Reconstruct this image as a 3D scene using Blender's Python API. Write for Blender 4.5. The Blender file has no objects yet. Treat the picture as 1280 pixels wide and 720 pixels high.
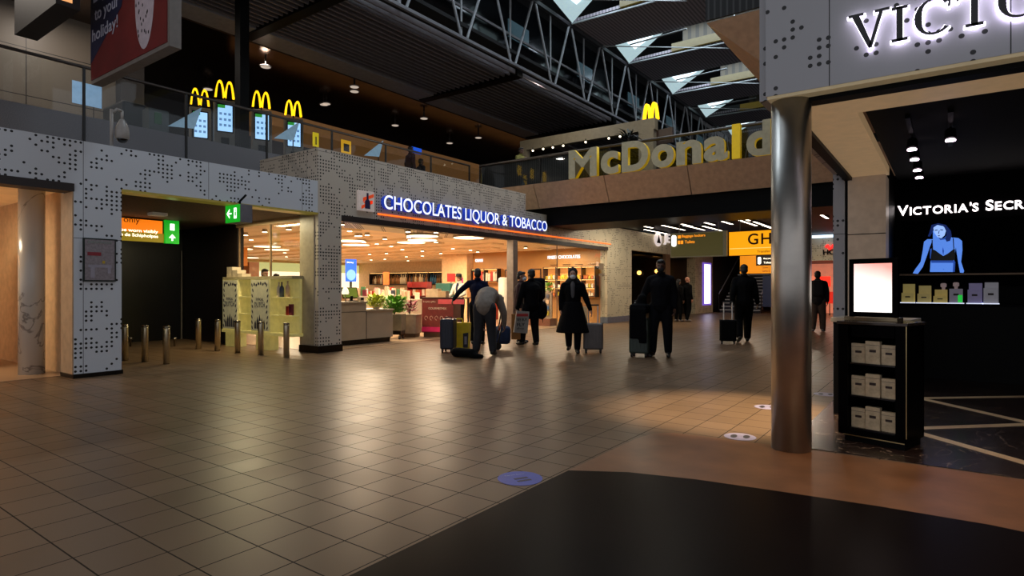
import bpy, bmesh, math, random
from mathutils import Vector, Matrix
random.seed(7)
C = bpy.context.scene.collection
H = 1.27
CA, SA = math.cos(math.radians(36)), math.sin(math.radians(36))
F = 750.0

# ---------------------------------------------------------------- sight lines -> real points
def ray(u, v):
    a = (u - 640) / F
    return Vector((CA * a - SA, SA * a + CA, (360 - v) / F))
def fl(u, v):
    d = ray(u, v); t = -H / d.z
    return Vector((d.x * t, d.y * t, 0))
def pX(u, v, X):
    d = ray(u, v); t = X / d.x
    return Vector((X, d.y * t, H + d.z * t))
def pY(u, v, Y):
    d = ray(u, v); t = Y / d.y
    return Vector((d.x * t, Y, H + d.z * t))
def pH(u, v, h):
    d = ray(u, v); t = (h - H) / d.z
    return Vector((d.x * t, d.y * t, h))

# ---------------------------------------------------------------- materials
_m = {}
def lin(c):
    return tuple((x / 12.92 if x <= .04045 else ((x + .055) / 1.055) ** 2.4) for x in c)
def hx(s):
    return lin(tuple(int(s[i:i + 2], 16) / 255 for i in (0, 2, 4)))
def mat(name, col='808080', rough=.5, metal=0.0, emit=None, es=0.0, noise=.12, ns=9, bump=0.0, alpha=1.0, spec=.5):
    if name in _m: return _m[name]
    m = bpy.data.materials.new(name); m.use_nodes = True
    nt = m.node_tree; b = nt.nodes['Principled BSDF']
    c = hx(col)
    b.inputs['Roughness'].default_value = rough
    b.inputs['Metallic'].default_value = metal
    b.inputs['Specular IOR Level'].default_value = spec
    b.inputs['Base Color'].default_value = (*c, 1)
    tc = nt.nodes.new('ShaderNodeTexCoord'); n = nt.nodes.new('ShaderNodeTexNoise')
    n.inputs['Scale'].default_value = ns; n.inputs['Detail'].default_value = 4
    nt.links.new(tc.outputs['Object'], n.inputs['Vector'])
    r = nt.nodes.new('ShaderNodeValToRGB')
    r.color_ramp.elements[0].color = (*[x * (1 - noise) for x in c], 1)
    r.color_ramp.elements[1].color = (*[min(1, x * (1 + noise)) for x in c], 1)
    r.color_ramp.elements[0].position = .3; r.color_ramp.elements[1].position = .7
    nt.links.new(n.outputs['Fac'], r.inputs['Fac']); nt.links.new(r.outputs['Color'], b.inputs['Base Color'])
    if bump:
        bp = nt.nodes.new('ShaderNodeBump'); bp.inputs['Strength'].default_value = bump
        nt.links.new(n.outputs['Fac'], bp.inputs['Height']); nt.links.new(bp.outputs['Normal'], b.inputs['Normal'])
    if emit:
        b.inputs['Emission Color'].default_value = (*hx(emit), 1)
        b.inputs['Emission Strength'].default_value = es
    if alpha < 1: b.inputs['Alpha'].default_value = alpha
    _m[name] = m
    return m
def glow(name, col, es):
    return mat(name, col, .6, 0, col, es, noise=.02)
def math_node(nt, op, a, b=None, c=None):
    n = nt.nodes.new('ShaderNodeMath'); n.operation = op
    for i, x in enumerate((a, b, c)):
        if x is None: continue
        if isinstance(x, (int, float)): n.inputs[i].default_value = x
        else: nt.links.new(x, n.inputs[i])
    return n.outputs[0]
def dots(name, col, pitch=.0645, rad=.26, seam=1.78, thr=.53, rough=.45, off=0.0, dark='08080a', hseam=1.97, cl=.22):
    """white panels with clusters of round perforations on a square grid and thin panel joints"""
    m = bpy.data.materials.new(name); m.use_nodes = True; nt = m.node_tree; b = nt.nodes['Principled BSDF']
    b.inputs['Roughness'].default_value = rough
    tc = nt.nodes.new('ShaderNodeTexCoord'); s = nt.nodes.new('ShaderNodeSeparateXYZ')
    nt.links.new(tc.outputs['Object'], s.inputs[0])
    u0 = math_node(nt, 'ADD', s.outputs[0], s.outputs[1]); u0 = math_node(nt, 'ADD', u0, 60.0 + off)
    v0 = s.outputs[2]
    u = math_node(nt, 'DIVIDE', u0, pitch); v = math_node(nt, 'DIVIDE', v0, pitch)
    fu = math_node(nt, 'SUBTRACT', math_node(nt, 'FRACT', u), .5); fv = math_node(nt, 'SUBTRACT', math_node(nt, 'FRACT', v), .5)
    d = math_node(nt, 'SQRT', math_node(nt, 'ADD', math_node(nt, 'MULTIPLY', fu, fu), math_node(nt, 'MULTIPLY', fv, fv)))
    hole = math_node(nt, 'LESS_THAN', d, rad)
    cb = nt.nodes.new('ShaderNodeCombineXYZ')
    nt.links.new(math_node(nt, 'FLOOR', u), cb.inputs[0]); nt.links.new(math_node(nt, 'FLOOR', v), cb.inputs[1])
    n = nt.nodes.new('ShaderNodeTexNoise'); n.inputs['Scale'].default_value = cl; n.inputs['Detail'].default_value = 1.5
    nt.links.new(cb.outputs[0], n.inputs['Vector'])
    wn = nt.nodes.new('ShaderNodeTexWhiteNoise'); nt.links.new(cb.outputs[0], wn.inputs['Vector'])
    val = math_node(nt, 'ADD', n.outputs['Fac'], math_node(nt, 'MULTIPLY', math_node(nt, 'SUBTRACT', wn.outputs['Value'], .5), .16))
    on = math_node(nt, 'GREATER_THAN', val, thr)
    hole = math_node(nt, 'MULTIPLY', hole, on)
    su = math_node(nt, 'LESS_THAN', math_node(nt, 'FRACT', math_node(nt, 'DIVIDE', u0, seam)), .007 / seam)
    sv = math_node(nt, 'LESS_THAN', math_node(nt, 'FRACT', math_node(nt, 'DIVIDE', v0, hseam)), .007 / hseam)
    k = math_node(nt, 'MAXIMUM', hole, math_node(nt, 'MAXIMUM', su, sv))
    mx = nt.nodes.new('ShaderNodeMix'); mx.data_type = 'RGBA'
    mx.inputs[6].default_value = (*hx(col), 1); mx.inputs[7].default_value = (*hx(dark), 1)
    nt.links.new(k, mx.inputs[0]); nt.links.new(mx.outputs[2], b.inputs['Base Color'])
    return m
def tiles(name, col, ox, oy, pitch, rough=.25):
    m = bpy.data.materials.new(name); m.use_nodes = True; nt = m.node_tree; b = nt.nodes['Principled BSDF']
    tc = nt.nodes.new('ShaderNodeTexCoord'); s = nt.nodes.new('ShaderNodeSeparateXYZ')
    nt.links.new(tc.outputs['Object'], s.inputs[0])
    u = math_node(nt, 'DIVIDE', math_node(nt, 'ADD', s.outputs[0], 100 * pitch - ox), pitch)
    v = math_node(nt, 'DIVIDE', math_node(nt, 'ADD', s.outputs[1], 100 * pitch - oy), pitch)
    g = .013
    line = math_node(nt, 'MAXIMUM', math_node(nt, 'GREATER_THAN', math_node(nt, 'ABSOLUTE', math_node(nt, 'SUBTRACT', math_node(nt, 'FRACT', u), .5)), .5 - g),
                     math_node(nt, 'GREATER_THAN', math_node(nt, 'ABSOLUTE', math_node(nt, 'SUBTRACT', math_node(nt, 'FRACT', v), .5)), .5 - g))
    cb = nt.nodes.new('ShaderNodeCombineXYZ')
    nt.links.new(math_node(nt, 'FLOOR', u), cb.inputs[0]); nt.links.new(math_node(nt, 'FLOOR', v), cb.inputs[1])
    wn = nt.nodes.new('ShaderNodeTexWhiteNoise'); nt.links.new(cb.outputs[0], wn.inputs['Vector'])
    no = nt.nodes.new('ShaderNodeTexNoise'); no.inputs['Scale'].default_value = 220; nt.links.new(tc.outputs['Object'], no.inputs['Vector'])
    c = hx(col); b.inputs['Specular IOR Level'].default_value = .24
    b.inputs['Specular Tint'].default_value = (1, .86, .7, 1)
    br = math_node(nt, 'ADD', math_node(nt, 'MULTIPLY', wn.outputs['Value'], .22), math_node(nt, 'MULTIPLY', no.outputs['Fac'], .35))
    br = math_node(nt, 'ADD', br, .7)
    vm = nt.nodes.new('ShaderNodeVectorMath'); vm.operation = 'SCALE'; vm.inputs[0].default_value = c
    nt.links.new(br, vm.inputs['Scale'])
    mx = nt.nodes.new('ShaderNodeMix'); mx.data_type = 'RGBA'
    nt.links.new(vm.outputs[0], mx.inputs[6]); mx.inputs[7].default_value = (*[x * .06 for x in c], 1)
    nt.links.new(line, mx.inputs[0]); nt.links.new(mx.outputs[2], b.inputs['Base Color'])
    r = math_node(nt, 'ADD', rough, math_node(nt, 'MULTIPLY', wn.outputs['Value'], .05))
    r = math_node(nt, 'ADD', r, math_node(nt, 'MULTIPLY', line, .4))
    nt.links.new(r, b.inputs['Roughness'])
    return m
def marble(name, base, vein, scale=1.6, rough=.12, w=.02):
    m = bpy.data.materials.new(name); m.use_nodes = True; nt = m.node_tree; b = nt.nodes['Principled BSDF']
    b.inputs['Roughness'].default_value = rough
    tc = nt.nodes.new('ShaderNodeTexCoord'); n = nt.nodes.new('ShaderNodeTexNoise')
    n.inputs['Scale'].default_value = scale; n.inputs['Detail'].default_value = 6; n.inputs['Distortion'].default_value = 1.2
    nt.links.new(tc.outputs['Object'], n.inputs['Vector'])
    d = math_node(nt, 'ABSOLUTE', math_node(nt, 'SUBTRACT', n.outputs['Fac'], .5))
    k = math_node(nt, 'SUBTRACT', 1.0, math_node(nt, 'MINIMUM', math_node(nt, 'DIVIDE', d, w), 1.0))
    mx = nt.nodes.new('ShaderNodeMix'); mx.data_type = 'RGBA'
    mx.inputs[6].default_value = (*hx(base), 1); mx.inputs[7].default_value = (*hx(vein), 1)
    nt.links.new(k, mx.inputs[0]); nt.links.new(mx.outputs[2], b.inputs['Base Color'])
    return m
def stripes(name, c1, c2, axis, pitch, duty=.5, rough=.6, metal=0):
    m = bpy.data.materials.new(name); m.use_nodes = True; nt = m.node_tree; b = nt.nodes['Principled BSDF']
    b.inputs['Roughness'].default_value = rough; b.inputs['Metallic'].default_value = metal
    tc = nt.nodes.new('ShaderNodeTexCoord'); s = nt.nodes.new('ShaderNodeSeparateXYZ')
    nt.links.new(tc.outputs['Object'], s.inputs[0])
    k = math_node(nt, 'LESS_THAN', math_node(nt, 'FRACT', math_node(nt, 'DIVIDE', math_node(nt, 'ADD', s.outputs[axis], 80.0), pitch)), duty)
    mx = nt.nodes.new('ShaderNodeMix'); mx.data_type = 'RGBA'
    mx.inputs[6].default_value = (*hx(c1), 1); mx.inputs[7].default_value = (*hx(c2), 1)
    nt.links.new(k, mx.inputs[0]); nt.links.new(mx.outputs[2], b.inputs['Base Color'])
    return m
def glass(name, alpha=.06, col='a0a8ac'):
    m = bpy.data.materials.new(name); m.use_nodes = True; nt = m.node_tree
    out = nt.nodes['Material Output']; nt.nodes.remove(nt.nodes['Principled BSDF'])
    t = nt.nodes.new('ShaderNodeBsdfTransparent'); g = nt.nodes.new('ShaderNodeBsdfGlossy'); g.inputs['Roughness'].default_value = .02
    t.inputs[0].default_value = (.93, .95, .95, 1); g.inputs[0].default_value = (.8, .85, .88, 1)
    mx = nt.nodes.new('ShaderNodeMixShader'); mx.inputs[0].default_value = alpha
    nt.links.new(t.outputs[0], mx.inputs[1]); nt.links.new(g.outputs[0], mx.inputs[2]); nt.links.new(mx.outputs[0], out.inputs[0])
    return m

# ---------------------------------------------------------------- mesh building
class MB:
    def __init__(self): self.bm = bmesh.new()
    def box(self, x0, x1, y0, y1, z0, z1, bev=0, M=None):
        r = bmesh.ops.create_cube(self.bm, size=1)
        vs = r['verts']
        for v in vs:
            v.co = Vector(((x0 + x1) / 2 + v.co.x * (x1 - x0), (y0 + y1) / 2 + v.co.y * (y1 - y0), (z0 + z1) / 2 + v.co.z * (z1 - z0)))
        if bev:
            es = list({e for v in vs for e in v.link_edges})
            r = bmesh.ops.bevel(self.bm, geom=es, offset=bev, segments=2, affect='EDGES', profile=.5)
            vs = list({v for v in r['verts']} | {v for v in vs if v.is_valid})
        if M:
            for v in vs: v.co = M @ v.co
        return self
    def cone(self, p, q, r0, r1=None, seg=16, caps=True):
        if r1 is None: r1 = r0
        p = Vector(p); q = Vector(q); d = q - p; L = d.length
        if L < 1e-6: return self
        rot = d.to_track_quat('Z', 'Y').to_matrix().to_4x4()
        bmesh.ops.create_cone(self.bm, cap_ends=caps, segments=seg, radius1=max(r0, 1e-4), radius2=max(r1, 1e-4), depth=L,
                              matrix=Matrix.Translation((p + q) / 2) @ rot)
        return self
    def ball(self, c, r, sub=2, rot=None):
        if isinstance(r, (int, float)): r = (r, r, r)
        M = Matrix.Translation(c) @ (rot.to_4x4() if rot else Matrix.Identity(4)) @ Matrix.Diagonal((*r, 1))
        bmesh.ops.create_icosphere(self.bm, subdivisions=sub, radius=1, matrix=M)
        return self
    def cap(self, p, q, r0, r1=None, seg=12):
        if r1 is None: r1 = r0
        self.cone(p, q, r0, r1, seg); self.ball(p, r0); self.ball(q, r1)
        return self
    def tube(self, pts, r, seg=8):
        for a, b in zip(pts, pts[1:]): self.cone(a, b, r, r, seg)
        for p in pts[1:-1]: self.ball(p, r * 1.0, 1)
        return self
    def lathe(self, prof, c=(0, 0, 0), seg=24):
        rings = []
        for r, z in prof:
            rings.append([self.bm.verts.new((c[0] + max(r, 1e-4) * math.cos(2 * math.pi * i / seg), c[1] + max(r, 1e-4) * math.sin(2 * math.pi * i / seg), c[2] + z)) for i in range(seg)])
        for a, b in zip(rings, rings[1:]):
            for i in range(seg):
                j = (i + 1) % seg
                self.bm.faces.new((a[i], a[j], b[j], b[i]))
        self.bm.faces.new(rings[0][::-1]); self.bm.faces.new(rings[-1])
        return self
    def poly(self, pts, th=None, n=None):
        vs = [self.bm.verts.new(p) for p in pts]
        f = self.bm.faces.new(vs)
        if th:
            nn = Vector(n) * th
            vs2 = [self.bm.verts.new(Vector(p) + nn) for p in pts]
            self.bm.faces.new(vs2[::-1]); k = len(vs)
            for i in range(k):
                j = (i + 1) % k
                self.bm.faces.new((vs[i], vs[j], vs2[j], vs2[i]))
            bmesh.ops.recalc_face_normals(self.bm, faces=list(self.bm.faces))
        return self
    def xf(self, M):
        for v in self.bm.verts: v.co = M @ v.co
        return self
    def mesh(self, name, m, smooth=False):
        me = bpy.data.meshes.new(name); self.bm.to_mesh(me); self.bm.free()
        for x in (m if isinstance(m, (list, tuple)) else [m]): me.materials.append(x)
        if smooth:
            for p in me.polygons: p.use_smooth = True
        return me
    def build(self, name, m, parent=None, smooth=False, loc=None):
        o = bpy.data.objects.new(name, self.mesh(name, m, smooth)); C.objects.link(o)
        if parent: o.parent = parent
        if loc is not None: o.location = loc
        if smooth:
            pass
        return o
def tag(o, label, cat, group=None, kind=None):
    o['label'] = label; o['category'] = cat
    if group: o['group'] = group
    if kind: o['kind'] = kind
    return o
def thing(name, label, cat, loc=(0, 0, 0), rz=0, group=None):
    o = bpy.data.objects.new(name, None); C.objects.link(o); o.empty_display_size = .1
    o.location = loc; o.rotation_euler = (0, 0, rz)
    return tag(o, label, cat, group)
def struct(name, mb, m, label=None, smooth=False):
    o = mb.build(name, m, smooth=smooth); o['kind'] = 'structure'
    if label: o['label'] = label
    o['category'] = 'building'
    return o
def copy_tree(o, loc, rz=None, label=None, group=None, parent=None, scale=None):
    c = o.copy(); C.objects.link(c)
    if parent is not None: c.parent = parent
    else:
        c.location = loc
        if rz is not None: c.rotation_euler = (0, 0, rz)
        if label: c['label'] = label
        if group: c['group'] = group
        if scale: c.scale = scale
    for ch in list(o.children):
        copy_tree(ch, None, parent=c)
    return c
def text_mesh(s, w=None, h=None, ext=.01, off=0.0, space=1.0, align='L'):
    """lettering as a mesh in its own XY plane, fitted to w x h metres, lower left at 0"""
    cu = bpy.data.curves.new('lettering', 'FONT'); cu.body = s; cu.size = 1; cu.extrude = .5; cu.offset = off; cu.space_character = space
    cu.resolution_u = 5
    ob = bpy.data.objects.new('lettering', cu)
    me = bpy.data.meshes.new_from_object(ob)
    bpy.data.objects.remove(ob); bpy.data.curves.remove(cu)
    xs = [v.co.x for v in me.vertices]; ys = [v.co.y for v in me.vertices]
    x0, x1, y0, y1 = min(xs), max(xs), min(ys), max(ys)
    sy = (h / (y1 - y0)) if h else None; sx = (w / (x1 - x0)) if w else None
    sx = sx or sy; sy = sy or sx
    for v in me.vertices:
        v.co = Vector(((v.co.x - x0) * sx, (v.co.y - y0) * sy, (v.co.z + .5) * ext))
    return me
FX = Matrix(((0, 0, 1, 0), (1, 0, 0, 0), (0, 1, 0, 0), (0, 0, 0, 1)))      # reads from +X : text x->Y, y->Z
FY = Matrix(((1, 0, 0, 0), (0, 0, -1, 0), (0, 1, 0, 0), (0, 0, 0, 1)))     # reads from -Y : text x->X, y->Z
FU = Matrix.Identity(4)
def text(name, s, o, face, m, w=None, h=None, ext=.004, parent=None, off=0.0, side=None, space=1.0, rot=0, shear=0):
    me = text_mesh(s, w, h, ext, off, space)
    T = Matrix.Translation(o) @ face @ Matrix.Rotation(rot, 4, 'Z')
    if shear:
        for v in me.vertices: v.co.y += shear * v.co.x
    me.materials.append(m)
    if side:
        me.materials.append(side)
        for p in me.polygons:
            if p.normal.z < .9: p.material_index = 1
    me.transform(T)
    ob = bpy.data.objects.new(name, me); C.objects.link(ob)
    if parent: ob.parent = parent
    return ob
def bake(mb, name, m, voxel, parent, smooth=4):
    """weld overlapping solids into one continuous skin"""
    me = mb.mesh(name, m, True)
    ob = bpy.data.objects.new(name, me); C.objects.link(ob)
    r = ob.modifiers.new('r', 'REMESH'); r.mode = 'VOXEL'; r.voxel_size = voxel; r.use_smooth_shade = True
    s = ob.modifiers.new('s', 'SMOOTH'); s.factor = .5; s.iterations = smooth
    dg = bpy.context.evaluated_depsgraph_get()
    new = bpy.data.meshes.new_from_object(ob.evaluated_get(dg), depsgraph=dg)
    ob.modifiers.clear(); ob.data = new; new.name = name
    if not new.materials: new.materials.append(m)
    for p in new.polygons: p.use_smooth = True
    if parent: ob.parent = parent
    return ob
# ================================================================ PEOPLE
V = Vector
SKIN_L = mat('skin_light', 'a87c64', .55); SKIN_D = mat('skin_dark', '5a3c2e', .55); SKIN_M = mat('skin_mid', '86604c', .55)
HAIR = mat('dark_hair', '100c0a', .6, noise=.3, ns=60); EYE = mat('eye', '0c0a0a', .2); EYEW = mat('eye_white', 'c8c4c0', .3)
BLK = mat('black_cloth', '070709', .9, noise=.3, ns=30, spec=.1); BLK2 = mat('charcoal_cloth', '0e0e12', .9, noise=.3, ns=30, spec=.1)
SHOE = mat('black_shoe', '0a0a0a', .5); LIP = mat('lips', '7a443c', .5)

def joints(kw=None):
    J = dict(head=V((0, -.015, 1.615)), neck=V((0, .0, 1.47)), chest=V((0, .0, 1.28)), waist=V((0, .0, 1.06)), pelvis=V((0, 0, .93)),
             shl=V((.172, .0, 1.375)), ell=V((.235, .03, 1.13)), wrl=V((.245, -.03, .88)),
             shr=V((-.172, .0, 1.375)), elr=V((-.235, .03, 1.13)), wrr=V((-.245, -.03, .88)),
             hil=V((.09, 0, .90)), knl=V((.10, -.02, .49)), anl=V((.105, .02, .09)),
             hir=V((-.09, 0, .90)), knr=V((-.10, -.02, .49)), anr=V((-.105, .02, .09)), hd=V((0, -1, 0)), up=V((0, 0, 1)), ftl=V((.12, -1, 0)), ftr=V((-.12, -1, 0)))
    for k, v in (kw or {}).items(): J[k] = V(v)
    return J
def head_mat(J):
    z = J['up'].normalized(); y = -(J['hd'] - J['hd'].project(z)).normalized(); x = y.cross(z)
    M = Matrix((x, y, z)).transposed().to_4x4(); M.translation = J['head']
    return M
def add_hand(mb, wr, el, side, fwd=V((0, -1, 0)), curl=.5):
    d = (wr - el).normalized()
    inn = V((-side, 0, 0)); inn = (inn - inn.project(d)).normalized()          # palm faces the thigh
    f = d.cross(inn).normalized()
    if f.dot(fwd) < 0: f = -f                                                 # thumb side
    c = wr + d * .05
    R = Matrix((f, inn, d)).transposed()
    mb.ball(wr + d * .045, (.040, .018, .052), 2, R)
    for i in range(4):
        L = (.072, .082, .077, .06)[i]; o = f * (.030 - .020 * i)
        a = wr + d * .085 + o
        d2 = (d * math.cos(curl) + inn * math.sin(curl)).normalized(); d3 = (d * math.cos(curl * 2.2) + inn * math.sin(curl * 2.2)).normalized()
        b = a + d2 * L * .55; e = b + d3 * L * .45
        mb.cap(a, b, .0095, .009, 8); mb.cap(b, e, .009, .0075, 8)
    a = wr + d * .03 + f * .03; b = a + (d * .6 + f * .75 + inn * .25).normalized() * .04; e = b + (d * .95 + f * .1 + inn * .35).normalized() * .032
    mb.cap(a, b, .012, .0105, 8); mb.cap(b, e, .0105, .0085, 8)
def person(name_lab, loc, rz, kw=None, s=1.0, skin=None, top=BLK, legs=BLK2, shoe=SHOE, hair=HAIR, hairstyle='short', bulk=0.0,
           coat=0.0, mask=None, scarf=None, topname='jacket', collar=True, hat=None, shirt=None, shirtname='shirt', curl=.5, lower=True, group=None):
    skin = skin or SKIN_M
    J = joints(kw)
    root = thing('person', name_lab, 'person', loc, rz, group); root.scale = (s, s, s)
    HM = head_mat(J)
    hp = lambda x, y, z: HM @ V((x, y, z))
    R3 = HM.to_3x3()
    # ---- body: one continuous skin
    mb = MB()
    mb.ball(hp(0, .012, .035), (.077, .095, .088), 3, R3)       # skull
    mb.ball(hp(0, -.022, -.035), (.060, .070, .078), 3, R3)     # face
    mb.ball(hp(0, -.052, -.088), (.030, .030, .024), 2, R3)     # chin
    mb.cap(hp(0, -.092, .01), hp(0, -.112, -.028), .010, .015, 8)  # nose
    mb.cap(hp(-.02, -.088, -.060), hp(.02, -.088, -.060), .009, .009, 8)  # mouth
    mb.cap(hp(-.035, -.082, .028), hp(.035, -.082, .028), .010, .010, 8)  # brow
    for sx in (-1, 1): mb.ball(hp(sx * .078, .012, -.01), (.010, .020, .032), 2, R3)   # ears
    mb.cap(J['neck'] - (J['neck'] - J['chest']).normalized() * .06, hp(0, .012, -.06), .058, .052)
    mb.cap(J['chest'], J['neck'], .12, .07); mb.cap(J['waist'], J['chest'], .125, .14); mb.cap(J['pelvis'], J['waist'], .13, .12)
    for S, a in ((1, 'l'), (-1, 'r')):
        mb.cap(J['chest'] + (J['neck'] - J['chest']) * .4, J['sh' + a], .075, .062)
        mb.cap(J['sh' + a], J['el' + a], .052, .040); mb.cap(J['el' + a], J['wr' + a], .040, .027)
        add_hand(mb, J['wr' + a], J['el' + a], S, curl=curl)
        if lower:
            mb.cap(J['pelvis'], J['hi' + a], .12, .09)
            mb.cap(J['hi' + a], J['kn' + a], .085, .055); mb.cap(J['kn' + a], J['an' + a], .055, .036)
            ft = J['ft' + a].normalized()
            mb.cap(J['an' + a] + V((0, 0, -.04)), J['an' + a] + ft * .13 + V((0, 0, -.055)), .036, .026)
    bake(mb, 'body', skin, .0075, root, 3)
    # ---- eyes
    if hairstyle != 'back' and not scarf:
        for sx in (-1, 1):
            e = MB(); e.ball(hp(sx * .032, -.083, .006), (.013, .008, .008), 2, R3).ball(hp(sx * .032, -.090, .006), (.006, .004, .006), 2, R3)
            e.build('eye', EYE, root, True)
    # ---- upper clothes
    b = bulk
    mb = MB()
    mb.cap(J['waist'], J['chest'], .145 + b, .155 + b)
    mb.cap(J['chest'] + V((.05, 0, 0)), J['chest'] + V((-.05, 0, 0)), .135 + b, .135 + b)
    mb.cap(J['pelvis'], J['waist'], .15 + b, .142 + b)
    mb.cap(J['chest'], J['neck'], .13 + b, .075)
    for S, a in ((1, 'l'), (-1, 'r')):
        mb.cap(J['chest'] + (J['neck'] - J['chest']) * .72, J['sh' + a], .075 + b * .4, .068 + b * .4)
        mb.cap(J['chest'], J['sh' + a], .10 + b * .5, .07 + b * .4)
        mb.cap(J['sh' + a], J['el' + a], .070 + b * .5, .056 + b * .4); mb.cap(J['el' + a], J['wr' + a] + (J['el' + a] - J['wr' + a]) * .06, .056 + b * .4, .042 + b * .2)
    if coat:
        dz = J['pelvis'].z - coat
        mb.cone(J['pelvis'] + V((0, 0, .1)), V((J['pelvis'].x, J['pelvis'].y, coat)), .165 + b, .33 + b, 24)
    tp = bake(mb, 'coat' if coat else topname, top, .013, root, 5)
    if shirt:
        p = J['chest']; sb = MB()
        sb.ball(p + V((0, -.075 - b, -.02)), (.06, .09, .22), 3)
        sb.build(shirtname, shirt, root, True)
    if collar and not scarf:
        cb = MB(); n = J['neck']; up = (HM.translation - n).normalized()
        cb.cone(n - up * .02, n + up * .05, .085, .07, 20)
        cb.build('collar', top, tp, True)
    # ---- legs
    if lower:
        mb = MB()
        mb.cap(J['pelvis'] + V((.03, 0, .03)), J['pelvis'] + V((-.03, 0, .03)), .138, .138)
        for S, a in ((1, 'l'), (-1, 'r')):
            mb.cap(J['pelvis'], J['hi' + a], .135, .112 + b * .3); mb.cap(J['hi' + a], J['kn' + a], .110 + b * .4, .078 + b * .4)
            mb.cap(J['kn' + a], J['an' + a] + (J['kn' + a] - J['an' + a]) * .06, .078 + b * .4, .057 + b * .4)
        bake(mb, 'trousers', legs, .013, root, 4)
        for S, a in ((1, 'l'), (-1, 'r')):
            ft = J['ft' + a].normalized(); an = J['an' + a]; mb = MB()
            mb.cap(an + V((0, 0, -.03)) - ft * .03, an + ft * .06 + V((0, 0, -.035)), .047, .044)
            mb.cap(an + ft * .05 + V((0, 0, -.045)), an + ft * .16 + V((0, 0, -.054)), .042, .034)
            sh = bake(mb, 'shoe', shoe, .011, root, 2)
    # ---- hair / scarf / hat / mask
    if scarf:
        mb = MB(); mb.ball(hp(0, .022, .035), (.100, .115, .108), 3, R3); mb.ball(hp(0, .02, -.06), (.092, .098, .09), 3, R3)
        mb.cap(hp(0, .03, -.06), J['neck'], .09, .12); mb.cap(J['neck'] + V((-.08, 0, -.03)), J['neck'] + V((.08, 0, -.03)), .085, .085)
        sc = bake(mb, 'headscarf', scarf, .012, root, 3)
        f = MB(); f.ball(hp(0, -.078, -.012), (.062, .044, .082), 3, R3); fc = f.build('face', skin, root, True)
        for sx in (-1, 1):
            e = MB(); e.ball(hp(sx * .028, -.118, .012), (.012, .006, .007), 2, R3); e.build('eye', EYE, fc, True)
    elif hairstyle in ('short', 'back'):
        mb = MB(); mb.ball(hp(0, .022, .052), (.084, .098, .084), 3, R3); mb.ball(hp(0, .055, .0), (.076, .07, .085), 3, R3)
        mb.ball(hp(0, -.05, .085), (.062, .05, .035), 2, R3)
        bake(mb, 'hair', hair, .01, root, 2)
    elif hairstyle == 'long':
        mb = MB(); mb.ball(hp(0, .022, .052), (.088, .10, .088), 3, R3); mb.cap(hp(0, .06, .0), hp(0, .085, -.22), .08, .06)
        mb.ball(hp(0, -.05, .085), (.062, .05, .035), 2, R3)
        bake(mb, 'hair', hair, .01, root, 2)
    if hat:
        mb = MB(); mb.lathe([(.088, .05), (.096, .07), (.096, .12), (.07, .15), (.0, .155)], (0, 0, 0), 20)
        mb.lathe([(.13, .048), (.13, .056), (.08, .06)], (0, -.03, 0), 20)
        mb.xf(HM); mb.build('cap', hat, root, True)
    if mask:
        mb = MB(); mb.ball(hp(0, -.062, -.055), (.062, .062 if scarf is None else .085, .052), 3, R3); mb.build('face_mask', mask, root, True)
    return root
def toward(p, q=(0, 0)):
    d = V((q[0] - p[0], q[1] - p[1])); return math.atan2(d.x, -d.y)
WHITE_MASK = mat('mask_white', 'b9bcc0', .8, emit='b9bcc0', es=.02)

# 1 man in dark blue jacket, back to the camera, one hand on the red promo table
p = fl(597, 431); rz = toward(p) + math.pi - .12
person('man seen from behind in navy jacket leaning one hand on red table', p, rz,
       dict(wrl=(.60, -.26, 1.02), ell=(.44, -.06, 1.20), shl=(.20, -.02, 1.40), wrr=(-.20, -.25, 1.0), elr=(-.26, .02, 1.15)), s=.98, skin=SKIN_D,
       top=mat('navy_jacket', '10142a', .9, noise=.25, ns=12, spec=.1), legs=BLK, hairstyle='back', bulk=.01, topname='jacket')
# 2 person bending over the luggage
p = fl(606, 444); rz = toward(p) + math.pi - .22
person('person in grey-brown jacket bending over the pile of bags', p, rz,
       dict(pelvis=(0, .02, .91), waist=(0, -.09, 1.02), chest=(0, -.27, 1.09), neck=(0, -.43, 1.05), head=(0, -.57, .97), hd=(0, -.5, -.85), up=(0, -.85, .3),
            shl=(.185, -.38, 1.05), shr=(-.185, -.38, 1.05), ell=(.25, -.42, .77), elr=(-.28, -.40, .77), wrl=(.18, -.50, .53), wrr=(-.28, -.46, .53),
            knl=(.12, -.01, .49), knr=(-.12, -.01, .49), anl=(.16, .03, .09), anr=(-.16, .03, .09), hil=(.10, .02, .88), hir=(-.10, .02, .88)), s=1.02, skin=SKIN_M,
       top=mat('taupe_jacket', '7d7268', .9, noise=.2, ns=10), legs=mat('grey_trousers', '25252a', .9, noise=.2), hairstyle='back', bulk=.035)
# 3 couple
p = fl(664, 432); rz = toward(p) + math.pi + .5
person('man in black coat with carrier bag standing left of the masked woman in a headscarf', p, rz,
       dict(anl=(.15, -.16, .09), knl=(.12, -.16, .48), ftl=(.3, -1, 0), anr=(-.09, .08, .09), wrl=(.30, -.10, .84), ell=(.27, .0, 1.12)), s=.97, skin=SKIN_M, top=BLK, legs=BLK2,
       hairstyle='back', bulk=.04, topname='jacket')
p = fl(651, 429); rz = toward(p, (-5.5, 12.5))
person('masked person in dark maroon jacket facing the man in the black coat', p, rz, dict(), s=.95, skin=SKIN_L,
       top=mat('maroon_jacket', '2c0d12', .9, noise=.3), legs=BLK2, hairstyle='short', bulk=.02, mask=WHITE_MASK)
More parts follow.
